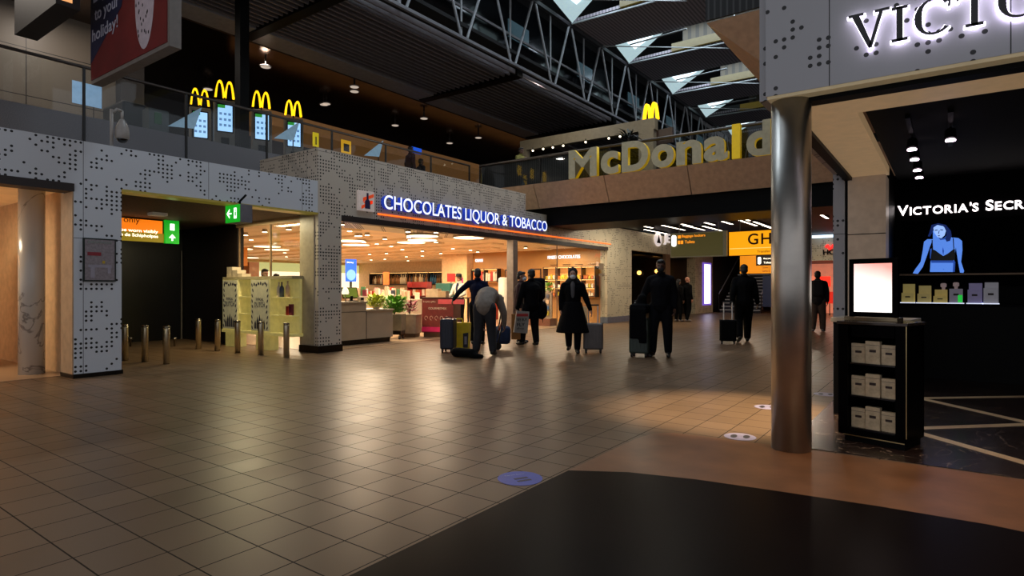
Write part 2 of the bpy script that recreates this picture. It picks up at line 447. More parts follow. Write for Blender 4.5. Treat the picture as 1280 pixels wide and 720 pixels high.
# 4 woman walking
p = fl(716, 441); rz = toward(p)
person('woman in black headscarf, long black coat and white face mask pulling a case', p, rz,
       dict(anl=(.09, -.12, .09), knl=(.10, -.15, .50), anr=(-.08, .14, .13), knr=(-.09, -.02, .50), wrl=(.36, -.02, .88), ell=(.27, .03, 1.12)), s=.955, skin=SKIN_L,
       top=BLK, legs=BLK2, scarf=mat('black_scarf', '09090b', .9), mask=WHITE_MASK, coat=.42, bulk=.02, shirt=mat('grey_shirt', '4c4a4c', .9))
# 5 man with green case
p = fl(826, 446); rz = toward(p) - .1
person('man in dark hooded jacket and jeans standing beside the green case', p, rz,
       dict(wrr=(-.36, -.10, .98), elr=(-.29, .02, 1.14), anl=(.13, .0, .09), anr=(-.14, -.04, .09), knl=(.12, -.02, .49), knr=(-.13, -.05, .49)), s=1.03, skin=SKIN_D, top=BLK2,
       legs=mat('dark_jeans', '101116', .9, noise=.25, spec=.1), hairstyle='short', bulk=.03, mask=mat('mask_dark', '141416', .8), hat=None)
# 6 bald man far
p = fl(859, 402); rz = toward(p) + math.pi - .9
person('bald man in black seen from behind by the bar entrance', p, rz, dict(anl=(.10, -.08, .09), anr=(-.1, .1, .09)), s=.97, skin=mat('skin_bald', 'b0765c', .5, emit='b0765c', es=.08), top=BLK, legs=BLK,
       shoe=mat('grey_shoe', '77706c', .6), hairstyle='none', bulk=.02)
p = fl(848, 402); rz = toward(p) + 2.4
person('person in black half hidden between the bar post and the bald man', p, rz, dict(), s=.92, skin=SKIN_M, top=BLK, legs=BLK,
       shoe=mat('grey_shoe', '77706c', .6), hairstyle='long', bulk=.02)
# 7 man walking away with trolley
p = fl(930, 428); rz = toward(p) + math.pi + .15
person('man in black suit walking away pulling the black trolley case', p, rz,
       dict(anl=(.12, .20, .14), knl=(.11, -.02, .50), ftl=(.1, -1, -.35), anr=(-.1, -.18, .09), knr=(-.1, -.16, .49), wrl=(.27, .12, .86), ell=(.25, .10, 1.12), wrr=(-.30, -.10, .88)), s=1.045, skin=SKIN_D,
       top=BLK, legs=BLK, hairstyle='back', bulk=.045)
# 8 far man right
p = fl(1022, 415); rz = toward(p) + math.pi - .15
person('man in dark jacket and tan trousers walking away beside the steel pillar', p, rz,
       dict(anl=(.11, .08, .09), anr=(-.12, -.10, .09), knr=(-.11, -.12, .49)), s=1.01, skin=SKIN_M, top=mat('dark_grey_jacket', '14151a', .9), legs=mat('tan_trousers', '5c4a40', .9),
       shoe=mat('light_shoe', '8a8684', .6), hairstyle='back', bulk=.05)
# 9 shop staff and customers behind the partition
p = V((-13.0, 13.6, 0)); p = V((ray(574, 360).x * 18.2, ray(574, 360).y * 18.2, 0))
person('shop assistant in white shirt, navy apron and black cap behind the red table', p, toward(p) - .6, dict(wrl=(.2, -.3, 1.05), ell=(.25, -.06, 1.12), wrr=(-.2, -.3, 1.05), elr=(-.25, -.06, 1.12)), s=.97,
       skin=SKIN_L, top=mat('white_shirt', 'b8b2a8', .9), legs=BLK, hairstyle='short', hat=mat('black_hat', '0c0a0a', .8), topname='shirt', shirt=mat('apron_navy', '141c38', .9), shirtname='apron')
for u, v, lab, hs in ((331, 335.5, 'customer with dark hair behind the cream partition, left of the two', 'short'), (345.5, 341.5, 'shorter dark haired customer behind the cream partition, right of the two', 'short')):
    d = ray(u, v); t = (-14.2 if u < 340 else -15.1) / d.x; top = H + d.z * t
    p = V((d.x * t, d.y * t, 0))
    person(lab, p, toward(p) + .5, dict(), s=top / 1.755, skin=SKIN_L, top=mat('brown_coat', '40302a', .9), legs=BLK, hairstyle=hs)
# 10 upper floor diners behind the railing
for (u, X, lab, tc, hd) in ((513, -13.6, 'diner in maroon jacket at the upper floor railing', '2e1014', 0), (526, -14.6, 'diner in dark clothes before the blue upper floor screen', '17171c', 1)):
    d = ray(u, 360); t = X / d.x; p = V((X, d.y * t, 4.2))
    person(lab, p, toward(p) + 2.2, dict(), s=.86, skin=SKIN_D, top=mat('up_' + tc, tc, .9), legs=BLK, hairstyle='short', bulk=.02)
d = ray(651, 360); t = 15.9 / d.y; p = V((d.x * t, 15.9, 4.2))
person('diner in yellow patterned vest near the left end of the footbridge', p, toward(p) + .8, dict(wrr=(-.2, -.3, 1.25), elr=(-.28, -.1, 1.12)), s=.93, skin=SKIN_D,
       top=mat('yellow_vest', '55521c', .9, noise=.6, ns=40), legs=BLK, hairstyle='short', bulk=.02)
# ================================================================ SETTING
PANEL = dots('perforated_panel_white', 'ccd0d6')
PANEL_W = dots('perforated_panel_warm', 'c4b8a8', thr=.49)
PANEL_F = dots('perforated_panel_far', 'c4baa0', thr=.545)
PANEL_V = dots('perforated_panel_grey', 'a2a2a6', pitch=.0605, rad=.27, thr=.585, seam=1.03, off=.65, cl=.3)
CREAM = mat('cream_panel', 'a89c84', .4); BEIGE = mat('beige_panel_glow', 'b49a7c', .35, emit='c8a478', es=.30)  # beige soffit has warm bounce light painted in as a faint glow
DARK = mat('dark_wall', '0c0a0a', .35); BLACK = mat('black_paint', '050505', .5, spec=.1); BROWN = mat('dark_brown_trim', '241a18', .5)
STEEL = mat('brushed_steel', '8c8780', .28, 1.0, noise=.2, ns=30); STEEL_D = mat('dark_steel', '3a3836', .3, 1.0)
GREYP = mat('grey_paint', '6e6e70', .5); SLAT = mat('slat_metal', '686264', .45)
SHOPW = mat('shop_cream_wall', 'cfae84', .6); SHOPC = mat('shop_ceiling_glow', 'd8b88e', .55, emit='d8a468', es=.22, noise=.2, ns=1.2)  # ceiling glow stands in for light bounced up from the shop
GLASS = glass('clear_glass', .05); GLASS_R = glass('rail_glass', .025)
TILE = tiles('beige_floor_tile', '6a5440', -2.745, 1.945, .292, .33)

# floors
struct('floor', MB().box(-36, 12, -4, 46, -.3, 0), TILE)
struct('floor_shop', MB().box(-29, -10.2, 7.4, 24, 0, .006), mat('shop_floor', 'a08468', .3, noise=.1, ns=2))
struct('floor_shop', MB().box(-18, -10.35, -4, 3.3, 0, .006), mat('shop_floor', 'a08468'))
arc = [fl(440, 720), fl(560, 658), fl(690, 596), fl(705, 586.5), fl(785, 591), fl(870, 600), fl(960, 613), fl(1100, 634), fl(1237, 657), fl(1290, 668)]
dk = [V((-2.13, -3, 0)), V((-2.13, 1.5, 0)), V((-2.13, 3.60, 0))] + [V((p.x, p.y, 0)) for p in arc[4:]] + [V((3.5, 4.9, 0)), V((3.5, -3, 0))]
mb = MB(); mb.poly([p + V((0, 0, .002)) for p in dk][::1], .003, (0, 0, 1)); struct('floor_dark', mb, mat('dark_brown_floor', '0e0707', .33, noise=.15, ns=3, spec=.03))
bg = [V((-2.13, 3.60, 0)), V((-2.12, 4.7, 0)), V((-2.08, 4.95, 0)), V((-1.95, 5.07, 0)), V((-1.7, 5.10, 0)), V((-1.05, 5.16, 0)), V((3.5, 5.24, 0)), V((3.5, 4.9, 0))] + [V((p.x, p.y, 0)) for p in arc[4:][::-1]]
mb = MB(); mb.poly([p + V((0, 0, .0015)) for p in bg], .003, (0, 0, 1)); struct('floor_border', mb, mat('tan_floor_border', '7a5236', .33, noise=.2, ns=4, spec=.35))
struct('floor_marble', MB().box(-1.05, 4, 5.22, 11, 0, .004), marble('dark_marble', '281c18', '8a7460', 2.2, .24, .006))
INL = mat('pale_stone_inlay', 'd8b890', .3)
def strip(a, b, w, z=.0045):
    a = fl(*a); b = fl(*b); d = (b - a).normalized(); n = V((-d.y, d.x, 0)) * w
    mb = MB(); mb.poly([p + V((0, 0, z)) for p in (a - n, b - n, b + n, a + n)], .0015, (0, 0, 1)); return mb
for i, (a, b, w) in enumerate((((1135, 498.5), (1290, 496), .05), ((1135, 495), (1290, 530), .05), ((1135, 536.5), (1290, 531), .05), ((1135, 538), (1290, 582), .05))):
    struct('trim_%d' % (i + 1), strip(a, b, w, .0045 + .0004 * i), INL)

# left shop fronts: plane x = -9.9
XF = -9.9
struct('wall_left', MB().box(XF - .25, XF, -2, 7.21, 2.73, 3.35), PANEL)
struct('wall_left', MB().box(XF - .45, XF, 3.19, 3.79, 0, 2.73), PANEL)
struct('wall_left', MB().box(XF - 2.0, XF, 7.21, 14.3, 2.74, 4.0), PANEL_W)
struct('wall_left', MB().box(XF - .58, XF, 7.22, 7.77, .14, 2.74), PANEL_W)
struct('baseboard_left', MB().box(XF - .6, XF + .02, 7.2, 7.79, 0, .14), STEEL_D)
struct('baseboard_left', MB().box(XF - .47, XF + .015, 3.175, 3.805, 0, .06), STEEL_D)
struct('trim_5', MB().box(XF - .2, XF + .012, 7.77, 19.5, 2.62, 2.74), BROWN)
struct('trim_6', MB().box(XF - .3, XF + .02, 1.0, 3.19, 2.62, 2.73), BROWN)
struct('trim_7', MB().box(XF - .3, XF + .008, 3.79, 7.22, 2.70, 2.735), mat('gold_lip_glow', '8f7f45', .3, .2, emit='9a8a30', es=.2))  # bright look of the lip is painted in by a glow
struct('wall_left', MB().box(XF - 1.0, XF, 14.3, 31.4, 2.74, 3.5), PANEL_F)
mb = MB(); mb.box(XF - .28, XF, 19.45, 21.5, .22, 2.74, .0); struct('wall_left', mb, PANEL_F)
struct('baseboard_left', MB().box(XF - .29, XF + .015, 19.44, 21.52, 0, .22), mat('blue_grey_plinth', '6a7486', .3, .3))
struct('wall_left', MB().box(XF - .4, XF, 28.7, 31.4, 0, 2.74), PANEL_F)
struct('wall_left', MB().box(XF - .15, XF, 25.0, 25.5, 0, 2.74), mat('bar_post', '6b5038', .5))
# cream returns on the column sides
struct('trim_8', MB().box(XF - .575, XF - .12, 7.205, 7.22, .15, 2.70), CREAM)
struct('trim_9', MB().box(XF - .44, XF - .01, 3.175, 3.19, .06, 2.62), mat('tan_return', 'b49878', .5))
# recess
struct('wall_recess', MB().box(-15.5, XF - .45, 3.6, 3.79, 0, 2.73), DARK)
struct('wall_recess', MB().box(-15.7, -15.5, 3.6, 7.5, 0, 2.73), DARK)
struct('wall_recess', MB().box(-15.5, -12.95, 7.3, 7.45, 0, 2.73), mat('dark_brown_wall', '1a1312', .4))
struct('ceiling_recess', MB().box(-15.6, XF - .25, 3.79, 7.3, 2.72, 2.85), mat('stippled_soffit', '4a3a32', .8, noise=.45, ns=26))
struct('door_1', MB().box(-15.5, -15.46, 4.2, 5.7, .0, 2.15), mat('black_door', '090808', .3))
struct('door_2', MB().box(-15.5, -15.46, 5.72, 7.22, .0, 2.15), mat('black_door', '090808', .3))
struct('trim_10', MB().box(-15.48, -15.44, 7.24, 7.27, 0, 2.2), mat('pale_strip', '6b6660', .4))
# shop side glazing in the recess
struct('window_1', MB().box(-12.9, -10.5, 7.33, 7.345, .0, 2.70), GLASS)
for x in (-12.93, -11.7, -10.55): struct('window_1', MB().box(x - .012, x + .012, 7.32, 7.36, 0, 2.7), mat('glass_edge', '7a6248', .3))
struct('trim_11', MB().box(-12.95, -10.4, 7.27, 7.32, 2.62, 2.73), mat('pale_reveal', 'a88c68', .5))
# shop shell
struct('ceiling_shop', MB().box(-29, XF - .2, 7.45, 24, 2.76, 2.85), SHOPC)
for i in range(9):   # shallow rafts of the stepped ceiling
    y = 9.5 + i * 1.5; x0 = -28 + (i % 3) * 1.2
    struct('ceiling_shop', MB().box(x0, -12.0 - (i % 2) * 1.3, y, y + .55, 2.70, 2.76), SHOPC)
struct('wall_shop', MB().box(-29.2, -29, 7.4, 24, 0, 2.8), SHOPW)
struct('wall_shop', MB().box(-29, -17.6, 24, 24.2, 0, 2.8), SHOPW)
struct('wall_shop', MB().box(-17.75, -17.6, 19.5, 24, 0, 2.8), SHOPW)
struct('wall_shop', MB().box(-17.6, XF - .3, 19.5, 19.7, 0, 2.8), mat('amber_wall', 'b88448', .5, noise=.1, ns=2))
struct('wall_shop', MB().box(-29, -15.7, 7.3, 7.45, 0, 2.8), SHOPW)
struct('wall_shop', MB().box(-17.6, -16.2, 19.1, 19.5, 0, 2.76), mat('shop_pillar', 'd8b284', .5))
# shop front glazing
struct('window_2', MB().box(XF - .12, XF - .105, 13.8, 19.5, 0, 2.64), GLASS)
for y in (16.2,): struct('window_2', MB().box(XF - .125, XF - .1, y - .012, y + .012, 0, 2.64), mat('glass_edge', '7a6248', .3))
# shop far left (cream boutique)
struct('wall_boutique', MB().box(-16.2, -16, -4, 3.4, 0, 2.8), SHOPW)
struct('wall_boutique', MB().box(-16, XF - .45, 3.3, 3.42, 0, 2.8), SHOPW)
struct('ceiling_boutique', MB().box(-16, XF - .2, -4, 3.3, 2.72, 2.8), SHOPC)
# bar interior
BAR = mat('bar_dark', '170d0a', .4)
struct('wall_bar', MB().box(-15, -14.8, 21.5, 29, 0, 2.8), BAR)
struct('wall_bar', MB().box(-15, -10.3, 28.7, 28.9, 0, 2.8), mat('bar_brown', '2a1c16', .5))
struct('wall_bar', MB().box(-15, -10.9, 21.3, 21.5, 0, 2.8), BAR)
struct('ceiling_bar', MB().box(-15, XF - .2, 21.5, 29, 2.74, 2.8), BAR)
# upper gallery slab, fascia band, walls, ceiling
struct('floor_gallery', MB().box(-30, -12.56, -6, 42, 3.6, 4.2), mat('slab_dark', '1c1a1a', .6))
struct('wall_gallery', MB().box(-12.56, -12.5, -4, 8.6, 3.6, 4.35), mat('perforated_band', '6a6a6e', .55, noise=.3, ns=90))
struct('wall_gallery', MB().box(-12.56, -12.5, 8.6, 15.0, 3.6, 4.3), mat('band_dark', '201e20', .5))
mb = MB(); mb.box(-17.4, -17.2, -6, 6.45, 4.2, 7.8)
WP = bpy.data.materials.new('stone_cladding'); WP.use_nodes = True
def clad():
    nt = WP.node_tree; b = nt.nodes['Principled BSDF']; b.inputs['Roughness'].default_value = .45
    tc = nt.nodes.new('ShaderNodeTexCoord'); s = nt.nodes.new('ShaderNodeSeparateXYZ'); nt.links.new(tc.outputs['Object'], s.inputs[0])
    f = lambda a, p, o: math_node(nt, 'LESS_THAN', math_node(nt, 'FRACT', math_node(nt, 'DIVIDE', math_node(nt, 'ADD', a, 60 + o), p)), .02 / p)
    k = math_node(nt, 'MAXIMUM', f(s.outputs[1], 1.35, .2), f(s.outputs[2], 1.1, .3))
    mx = nt.nodes.new('ShaderNodeMix'); mx.data_type = 'RGBA'; mx.inputs[6].default_value = (*hx('6b6156'), 1); mx.inputs[7].default_value = (*hx('14100e'), 1)
    nt.links.new(k, mx.inputs[0]); nt.links.new(mx.outputs[2], b.inputs['Base Color'])
clad()
struct('wall_gallery', mb, WP)
struct('wall_gallery', MB().box(-17.6, -16.9, 6.45, 7.0, 4.2, 7.8), mat('grey_column', '2c2725', .5))
struct('wall_gallery', MB().box(-22, -21.8, 6.8, 42, 4.2, 7.8), mat('upper_dark_wall', '0b0909', .5))
struct('wall_gallery', MB().box(-22, -12, 40, 40.2, 4.2, 11), mat('upper_dark_wall', '0b0909', .5))
struct('ceiling_gallery', MB().box(-30, -15, -6, 42, 7.8, 8.0), mat('mirror_brown_ceiling', '7a6458', .17, .95, noise=.25, ns=1.5))
struct('ceiling_gallery', MB().box(-15, -14.2, -6, 42, 7.84, 8.0), mat('grey_soffit', '8a8688', .5))
mb = MB()
for i in range(17):
    x = -14.1 + i * .205
    mb.box(x, x + .05, -6, 40, 7.86, 8.0)
struct('ceiling_louvres', mb, SLAT)
mb = MB()
for y in (2, 8.5, 15, 21.5, 28): mb.box(-14.9, -10.7, y, y + .3, 7.80, 8.02)
struct('ceiling_louvres', mb, BLACK)
struct('ceiling_louvres', MB().box(-15, -10.6, -6, 42, 8.35, 8.45), mat('void_black', '0a0808', .9))
struct('wall_gallery', MB().box(-13.2, -12.98, 7.38, 7.60, 4.2, 8.3), BLACK)    # black column
# portal frame on upper floor
PORT = mat('portal_beige', '6f6552', .5)
a = pY(650, 178, 18); b = pY(800, 150, 18)
struct('trim_12', MB().box(a.x, b.x + .5, 18, 18.25, 6.30, 6.66), PORT)
struct('trim_12', MB().box(a.x - .02, a.x + .28, 18, 18.25, 4.2, 6.3), PORT)
struct('trim_12', MB().box(b.x - .05, b.x + .45, 18, 18.25, 4.2, 6.3), PORT)
# bridge
FASC = mat('fascia_beige', 'c4a080', .45)
mb = MB()
prof = [(14.9, 4.38), (15.05, 4.40), (15.4, 3.72), (15.25, 3.68)]
n = 8; x0 = -12.4; L = 2.35
for i in range(n):
    xa = x0 + i * L + .012; xb = x0 + (i + 1) * L - .012
    A = [V((xa, y, z)) for y, z in prof]; B = [V((xb, y, z)) for y, z in prof]
    mb.poly(A); mb.poly(B[::-1])
    for k in range(4): mb.poly([A[k], B[k], B[(k + 1) % 4], A[(k + 1) % 4]])
bmesh.ops.recalc_face_normals(mb.bm, faces=list(mb.bm.faces))
struct('wall_bridge', mb, FASC)
struct('floor_bridge', MB().box(-12.5, 6, 15.42, 42, 3.72, 4.2), BLACK)
struct('ceiling_bridge', MB().box(-12.5, 6, 15.42, 17.2, 3.15, 3.70), BLACK)
# right gallery overhang (tilted beige soffit) 
mb = MB()
pr = [(-2.95, 8.95), (6, 8.95), (6, 14.9), (-2.95, 14.9)]
mb.poly([V((-2.9, 8.9, 5.2)), V((6, 8.9, 5.2)), V((6, 9.5, 4.6)), V((-2.2, 9.5, 4.6))])
mb.poly([V((-2.9, 8.9, 5.2)), V((-2.2, 9.5, 4.6)), V((-2.2, 15.0, 4.6)), V((-2.9, 15.0, 5.2))])
mb.poly([V((-2.2, 9.5, 4.6)), V((6, 9.5, 4.6)), V((6, 15.0, 4.6)), V((-2.2, 15.0, 4.6))])
struct('ceiling_overhang', mb, FASC)
mb = MB(); mb.box(-2.9, 6, 8.86, 8.9, 5.22, 6.1)
struct('trim_13', mb, stripes('mesh_guard', '0c0c0c', '3a3a3a', 0, .09, .3))
# end wall far, hall side walls
struct('wall_left', MB().box(-10.4, -9.95, 31.4, 42, 0, 3.7), mat('end_wall', '0f0d0d', .6))
struct('wall_right', MB().box(4.2, 4.4, 10.6, 42, 0, 3.7), mat('end_wall', '0f0d0d', .6))
struct('wall_end', MB().box(-10, 6, 42, 42.2, 0, 3.7), mat('end_wall', '0f0d0d', .6))
struct('wall_end', MB().box(-12.5, 8, 42, 42.2, 4.2, 12), mat('upper_end', '0a0a0c', .5))
struct('ceiling_hall', MB().box(-12.5, 6, 17.2, 42, 3.66, 3.715), BLACK)
# far right shop front
struct('wall_right', MB().box(-6.0, 3, 30, 30.2, 2.5, 3.66), PANEL_F)
struct('wall_right', MB().box(-6.0, -5.5, 30, 30.2, 0, 2.5), PANEL_F)
struct('wall_right', MB().box(-6, 3, 34, 34.2, 0, 2.6), mat('red_shop_wall_glow', 'c06a48', .6, emit='f09070', es=.5, noise=.4, ns=3))  # wall glow paints in the light of the shop interior
struct('ceiling_right', MB().box(-6, 3, 30.2, 34, 2.5, 2.6), mat('red_soffit', '5c2a1a', .5))
# right boutique (black)
YF = 4.95
struct('wall_right', MB().box(-1.15, 4.2, YF, YF + .1, 2.76, 4.6), PANEL_V)
struct('trim_14', MB().box(-1.14, 4.2, YF + .005, YF + .12, 2.735, 2.76), mat('perforated_lip_glow', 'b8a47e', .4, emit='b8a47e', es=.2))  # light on the lip is put into its material as a glow
struct('trim_15', MB().box(-.98, 4.2, YF + .12, YF + .26, 2.70, 2.9), BLACK)
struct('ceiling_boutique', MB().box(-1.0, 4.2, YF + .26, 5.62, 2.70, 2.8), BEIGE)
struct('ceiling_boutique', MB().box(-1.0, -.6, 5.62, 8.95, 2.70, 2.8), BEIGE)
struct('trim_16', MB().box(-1.09, -1.0, YF + .12, 8.9, 2.66, 2.95), BLACK)
struct('wall_right', MB().box(-1.22, -1.09, YF + .1, 8.9, 2.76, 4.6), PANEL_V)
struct('wall_right', MB().box(-1.22, -1.085, 8.85, 9.3, 0, 2.76), PANEL_V)
struct('wall_right', MB().box(-1.05, -.63, 8.85, 9.3, 0, 2.70), mat('stone_panel_glow', 'a8927c', .35, emit='a8927c', es=.15))  # warm light on the stone is painted in as a weak glow
struct('trim_17', MB().box(-1.085, -1.05, 8.88, 9.28, 0, 2.7), BLACK)
struct('trim_18', MB().box(-1.052, -.628, 8.842, 8.85, 1.955, 1.965), BLACK)
BLKG = mat('black_gloss', '040304', .4, spec=.03)
struct('ceiling_boutique', MB().box(-.6, 4.2, 5.62, 11, 2.86, 2.95), mat('black_ceiling', '050405', .7, spec=.1))
struct('wall_boutique', MB().box(-.63, 4.2, 10.5, 10.7, 0, 2.9), BLKG)
struct('wall_boutique', MB().box(-.66, -.63, 9.3, 10.5, 0, 2.9), BLKG)
struct('wall_boutique', MB().box(4.1, 4.2, YF + .1, 10.6, 0, 2.9), BLKG)
# ---------- roof: sawtooth bays with skylights over the concourse
CORR = stripes('corrugated_deck', 'a0969c', '706a70', 0, .12, .5); RIB = stripes('tan_ribbed_face', '443a28', '2c2618', 0, .3, .45)
SKY = glow('sky_pane', 'd8ecf4', 2.4); SKYF = mat('skylight_reveal_glow', '9eb0b4', .6, emit='b8d4da', es=.8)  # reveal glow paints in the daylight falling on the frame
BEAM = mat('tan_beam_glow', '4e4528', .5, emit='a89018', es=.12)  # yellow light on the beam is painted in as a faint glow
k = 0
for tip in (8.4, 13.0, 17.6, 22.1, 26.8, 31.5, 36.2):
    k += 1
    y0 = tip - 1.75; y1 = tip + .3; yn = y1 + 2.65
    struct('ceiling_roof', MB().box(-10.5, 8, y1, yn, 10.40, 10.5), CORR)
    struct('ceiling_roof', MB().box(-10.5, 8, yn - .02, y1 + 4.7, 11.5, 11.6), mat('roof_void', '0d0c0d', .8))
    struct('ceiling_roof', MB().box(-8.2, 8, y1 - .02, y1 + .05, 10.5, 11.5), RIB)
    struct('ceiling_roof', MB().box(-8.6, 8, y1 - .14, y1 - .04, 10.36, 10.66), BEAM)
    struct('trim_%d' % (20 + k), MB().poly([V((-10.45, y0, 10.9)), V((-10.3, tip + .05, 10.25)), V((-8.2, tip - .95, 10.85))], .03, (0, 0, 1)), SKYF)
    mb = MB(); c = V((-9.75, tip - .8, 0))
    mb.poly([V((x, y, z)) for x, y, z in ((-10.1, y0 + .12, 10.85), (-9.75, tip - .62, 10.47), (-8.5, tip - 1.0, 10.80))], .015, (0, 0, 1))
    struct('window_%d' % (10 + k), mb, SKY)
struct('ceiling_roof', MB().box(-30, 10, -6, 46, 12.2, 12.3), mat('roof_void', '0d0c0d', .8))
# clerestory wall behind the truss
struct('wall_clerestory', MB().box(-11.9, -11.8, -6, 42, 8.0, 11), mat('dark_glazing', '060709', .1))
for y in (16.0, 20.6, 25.2, 29.8, 34.4):
    struct('window_20', MB().box(-11.79, -11.77, y, y + 1.2, 9.6, 10.2), mat('sky_reflection', '33474e', .2, emit='54707c', es=.25))  # sky reflections painted as glowing patches on the dark glazing
TR = mat('truss_grey', '6a696c', .45)
mb = MB(); X = -10.6
mb.box(X - .04, X + .04, -4, 42, 7.98, 8.06); struct('trim_30', mb, TR)
mb = MB(); mb.box(X - .06, X + .06, -4, 42, 10.3, 10.42); struct('trim_30', mb, mat('truss_dark', '2e2c2e', .5))
struct('trim_30', MB().box(X - .5, X - .44, -4, 42, 9.15, 9.22), TR)
for i in range(16):
    y = 5.6 + i * 2.26
    mb = MB()
    mb.cone((X, y - .12, 8.05), (X, y - 1.05, 10.35), .038, .038, 8).cone((X, y + .12, 8.05), (X, y + 1.05, 10.35), .038, .038, 8)
    mb.cone((X - .1, y, 8.05), (X - .1, y, 10.35), .03, .03, 8)
    struct('trim_31', mb, mat('truss_light', '8e9092', .4))
for tip in (13.0, 17.6, 22.1, 26.8, 31.5):   # tie rods below the roof
    mb = MB()
    mb.cone((-10.4, tip + .2, 10.3), (-5.5, tip + .3, 10.25), .035, .035, 8).cone((-10.3, tip - 2.2, 10.2), (-6.5, tip + .5, 10.1), .02, .02, 6)
    mb.cone((-9.6, tip - 1.4, 10.35), (-7.4, tip - 1.5, 10.35), .03, .03, 6).cone((-6.2, tip, 11.3), (-6.2, tip, 10.2), .02, .02, 6)
    struct('trim_32', mb, mat('rod_pale', '9aa0a0', .4))
# ================================================================ THINGS ON THE CONCOURSE
# railings
RAILM = mat('rail_metal', '5c5652', .3, .8); MULL = mat('mullion_black', '0c0b0b', .4)
r = thing('glass_railing', 'glass railing with dark posts and metal handrail along the left upper floor', 'railing', (-12.5, 0, 4.3))
mb = MB().cone((0, -4, .92), (0, 14.9, .92), .03, .03, 10); mb.build('handrail', RAILM, r)
y = -2.94
while y < 14.9:
    MB().box(-.02, .02, y - .02, y + .02, -.6, .92).build('post', MULL, r)
    MB().box(-.006, .006, y + .03, y + 1.75, .04, .88).build('glass_pane', GLASS_R, r)
    y += 1.78
r = thing('glass_railing', 'glass railing with thick handrail along the footbridge behind the giant letters', 'railing', (-12.4, 15.28, 4.2))
MB().cone((0, 0, 1.06), (16, 0, 1.06), .045, .045, 10).build('handrail', RAILM, r)
for i in range(8):
    MB().box(i * 2.35 - .02, i * 2.35 + .02, -.02, .02, -.5, 1.06).build('post', MULL, r)
    if i < 7: MB().box(i * 2.35 + .03, i * 2.35 + 2.32, -.006, .006, .03, 1.02).build('glass_pane', GLASS_R, r)
    if i < 2: MB().box(i * 2.35 + .03, i * 2.35 + 2.32, .02, .03, .03, 1.02).build('mesh_panel', stripes('mesh_panel', '0a0a0a', '2c2a28', 0, .08, .4), r)

# steel pillar
t = tag(MB().lathe([(.145, .003), (.145, 2.735)], (-1.0, 5.12, 0), 48).build('pillar', mat('pillar_steel', 'b4aea6', .36, 1.0, noise=.2, ns=3), None, True), 'round brushed steel pillar at the corner of the black boutique', 'pillar')
t = tag(MB().box(-10.06, -9.84, 13.6, 13.82, .006, 2.62).build('post', mat('post_silver', '8a8078', .35, .7)), 'square silver post between the open shop entrance and its glass front', 'post')

# bollards
bol = [(156, 451), (181, 452.5), (208, 455), (248, 436), (272, 438.5), (297, 441), (326, 443.5), (358, 447)]
bl = ['steel bollard next to the perforated column, leftmost of the eight', 'steel bollard second from the left of the eight', 'steel bollard third from the left, last of the nearer row',
      'steel bollard left end of the further row, before the dark wall', 'steel bollard before the left edge of the cream partition', 'steel bollard before the left patterned panel of the partition',
      'steel bollard before the right patterned panel of the partition', 'steel bollard nearest the large perforated shop column, rightmost of the eight']
b0 = None
for (u, v), lab in zip(bol, bl):
    p = fl(u, v)
    if b0 is None:
        b0 = thing('bollard', lab, 'bollard', p, 0, 'steel bollards before the passage')
        MB().lathe([(.052, 0), (.052, .58), (.050, .60)], seg=24).build('tube', mat('bollard_steel', 'd0c4a8', .38, 1.0), b0, True)
        MB().lathe([(.050, .60), (.055, .605), (.055, .625), (.04, .635)], seg=24).build('cap', mat('bollard_cap', '8c8478', .25, 1.0), b0, True)
    else: copy_tree(b0, p, 0, lab)
for u, v, lab in ((163, 433, 'far tiny floor stop before the dark doors, left one'), (218, 433, 'far tiny floor stop before the dark doors, right one')):
    p = fl(u, v); tag(MB().lathe([(.02, 0), (.02, .14), (.05, .15), (.05, .19), (.03, .2)], seg=12).build('floor_stop', STEEL, None, True, p), lab, 'door stop', 'floor stops')

# evacuation poster
a = pX(103, 297, XF); b = pX(144, 352, XF)
t = thing('framed_poster', 'framed evacuation plan poster on the left perforated column', 'poster', (XF, 0, 0))
MB().box(.002, .03, a.y, b.y, b.z, a.z).build('frame', mat('frame_green', '16221c', .4), t)
w, h = b.y - a.y, a.z - b.z
MB().box(.03, .034, a.y + .02, b.y - .02, b.z + .02, a.z - .02).build('sheet', mat('plan_sheet', '8a8084', .5, noise=.2, ns=30), t)
text('title', 'EVACUATION PLAN', V((.035, a.y + .06, a.z - .075)), FX, mat('plan_text', '8c9a90', .5), w - .12, .035, .002, t)
mb = MB(); mb.box(.034, .037, a.y + .05, a.y + .22, a.z - .25, a.z - .20); mb.build('red_block', mat('plan_red', '8c2a34', .5), t)
mb = MB(); mb.box(.034, .037, a.y + .06, b.y - .06, a.z - .42, a.z - .38).box(.034, .037, a.y + .09, a.y + .14, b.z + .05, a.z - .42).box(.034, .037, b.y - .11, b.y - .07, a.z - .50, a.z - .42)
mb.build('plan_drawing', mat('plan_line', '9a94a0', .5), t)
MB().box(.034, .037, a.y + .235, a.y + .27, a.z - .36, a.z - .32).build('marker', mat('plan_yellow', 'b89a30', .5), t)

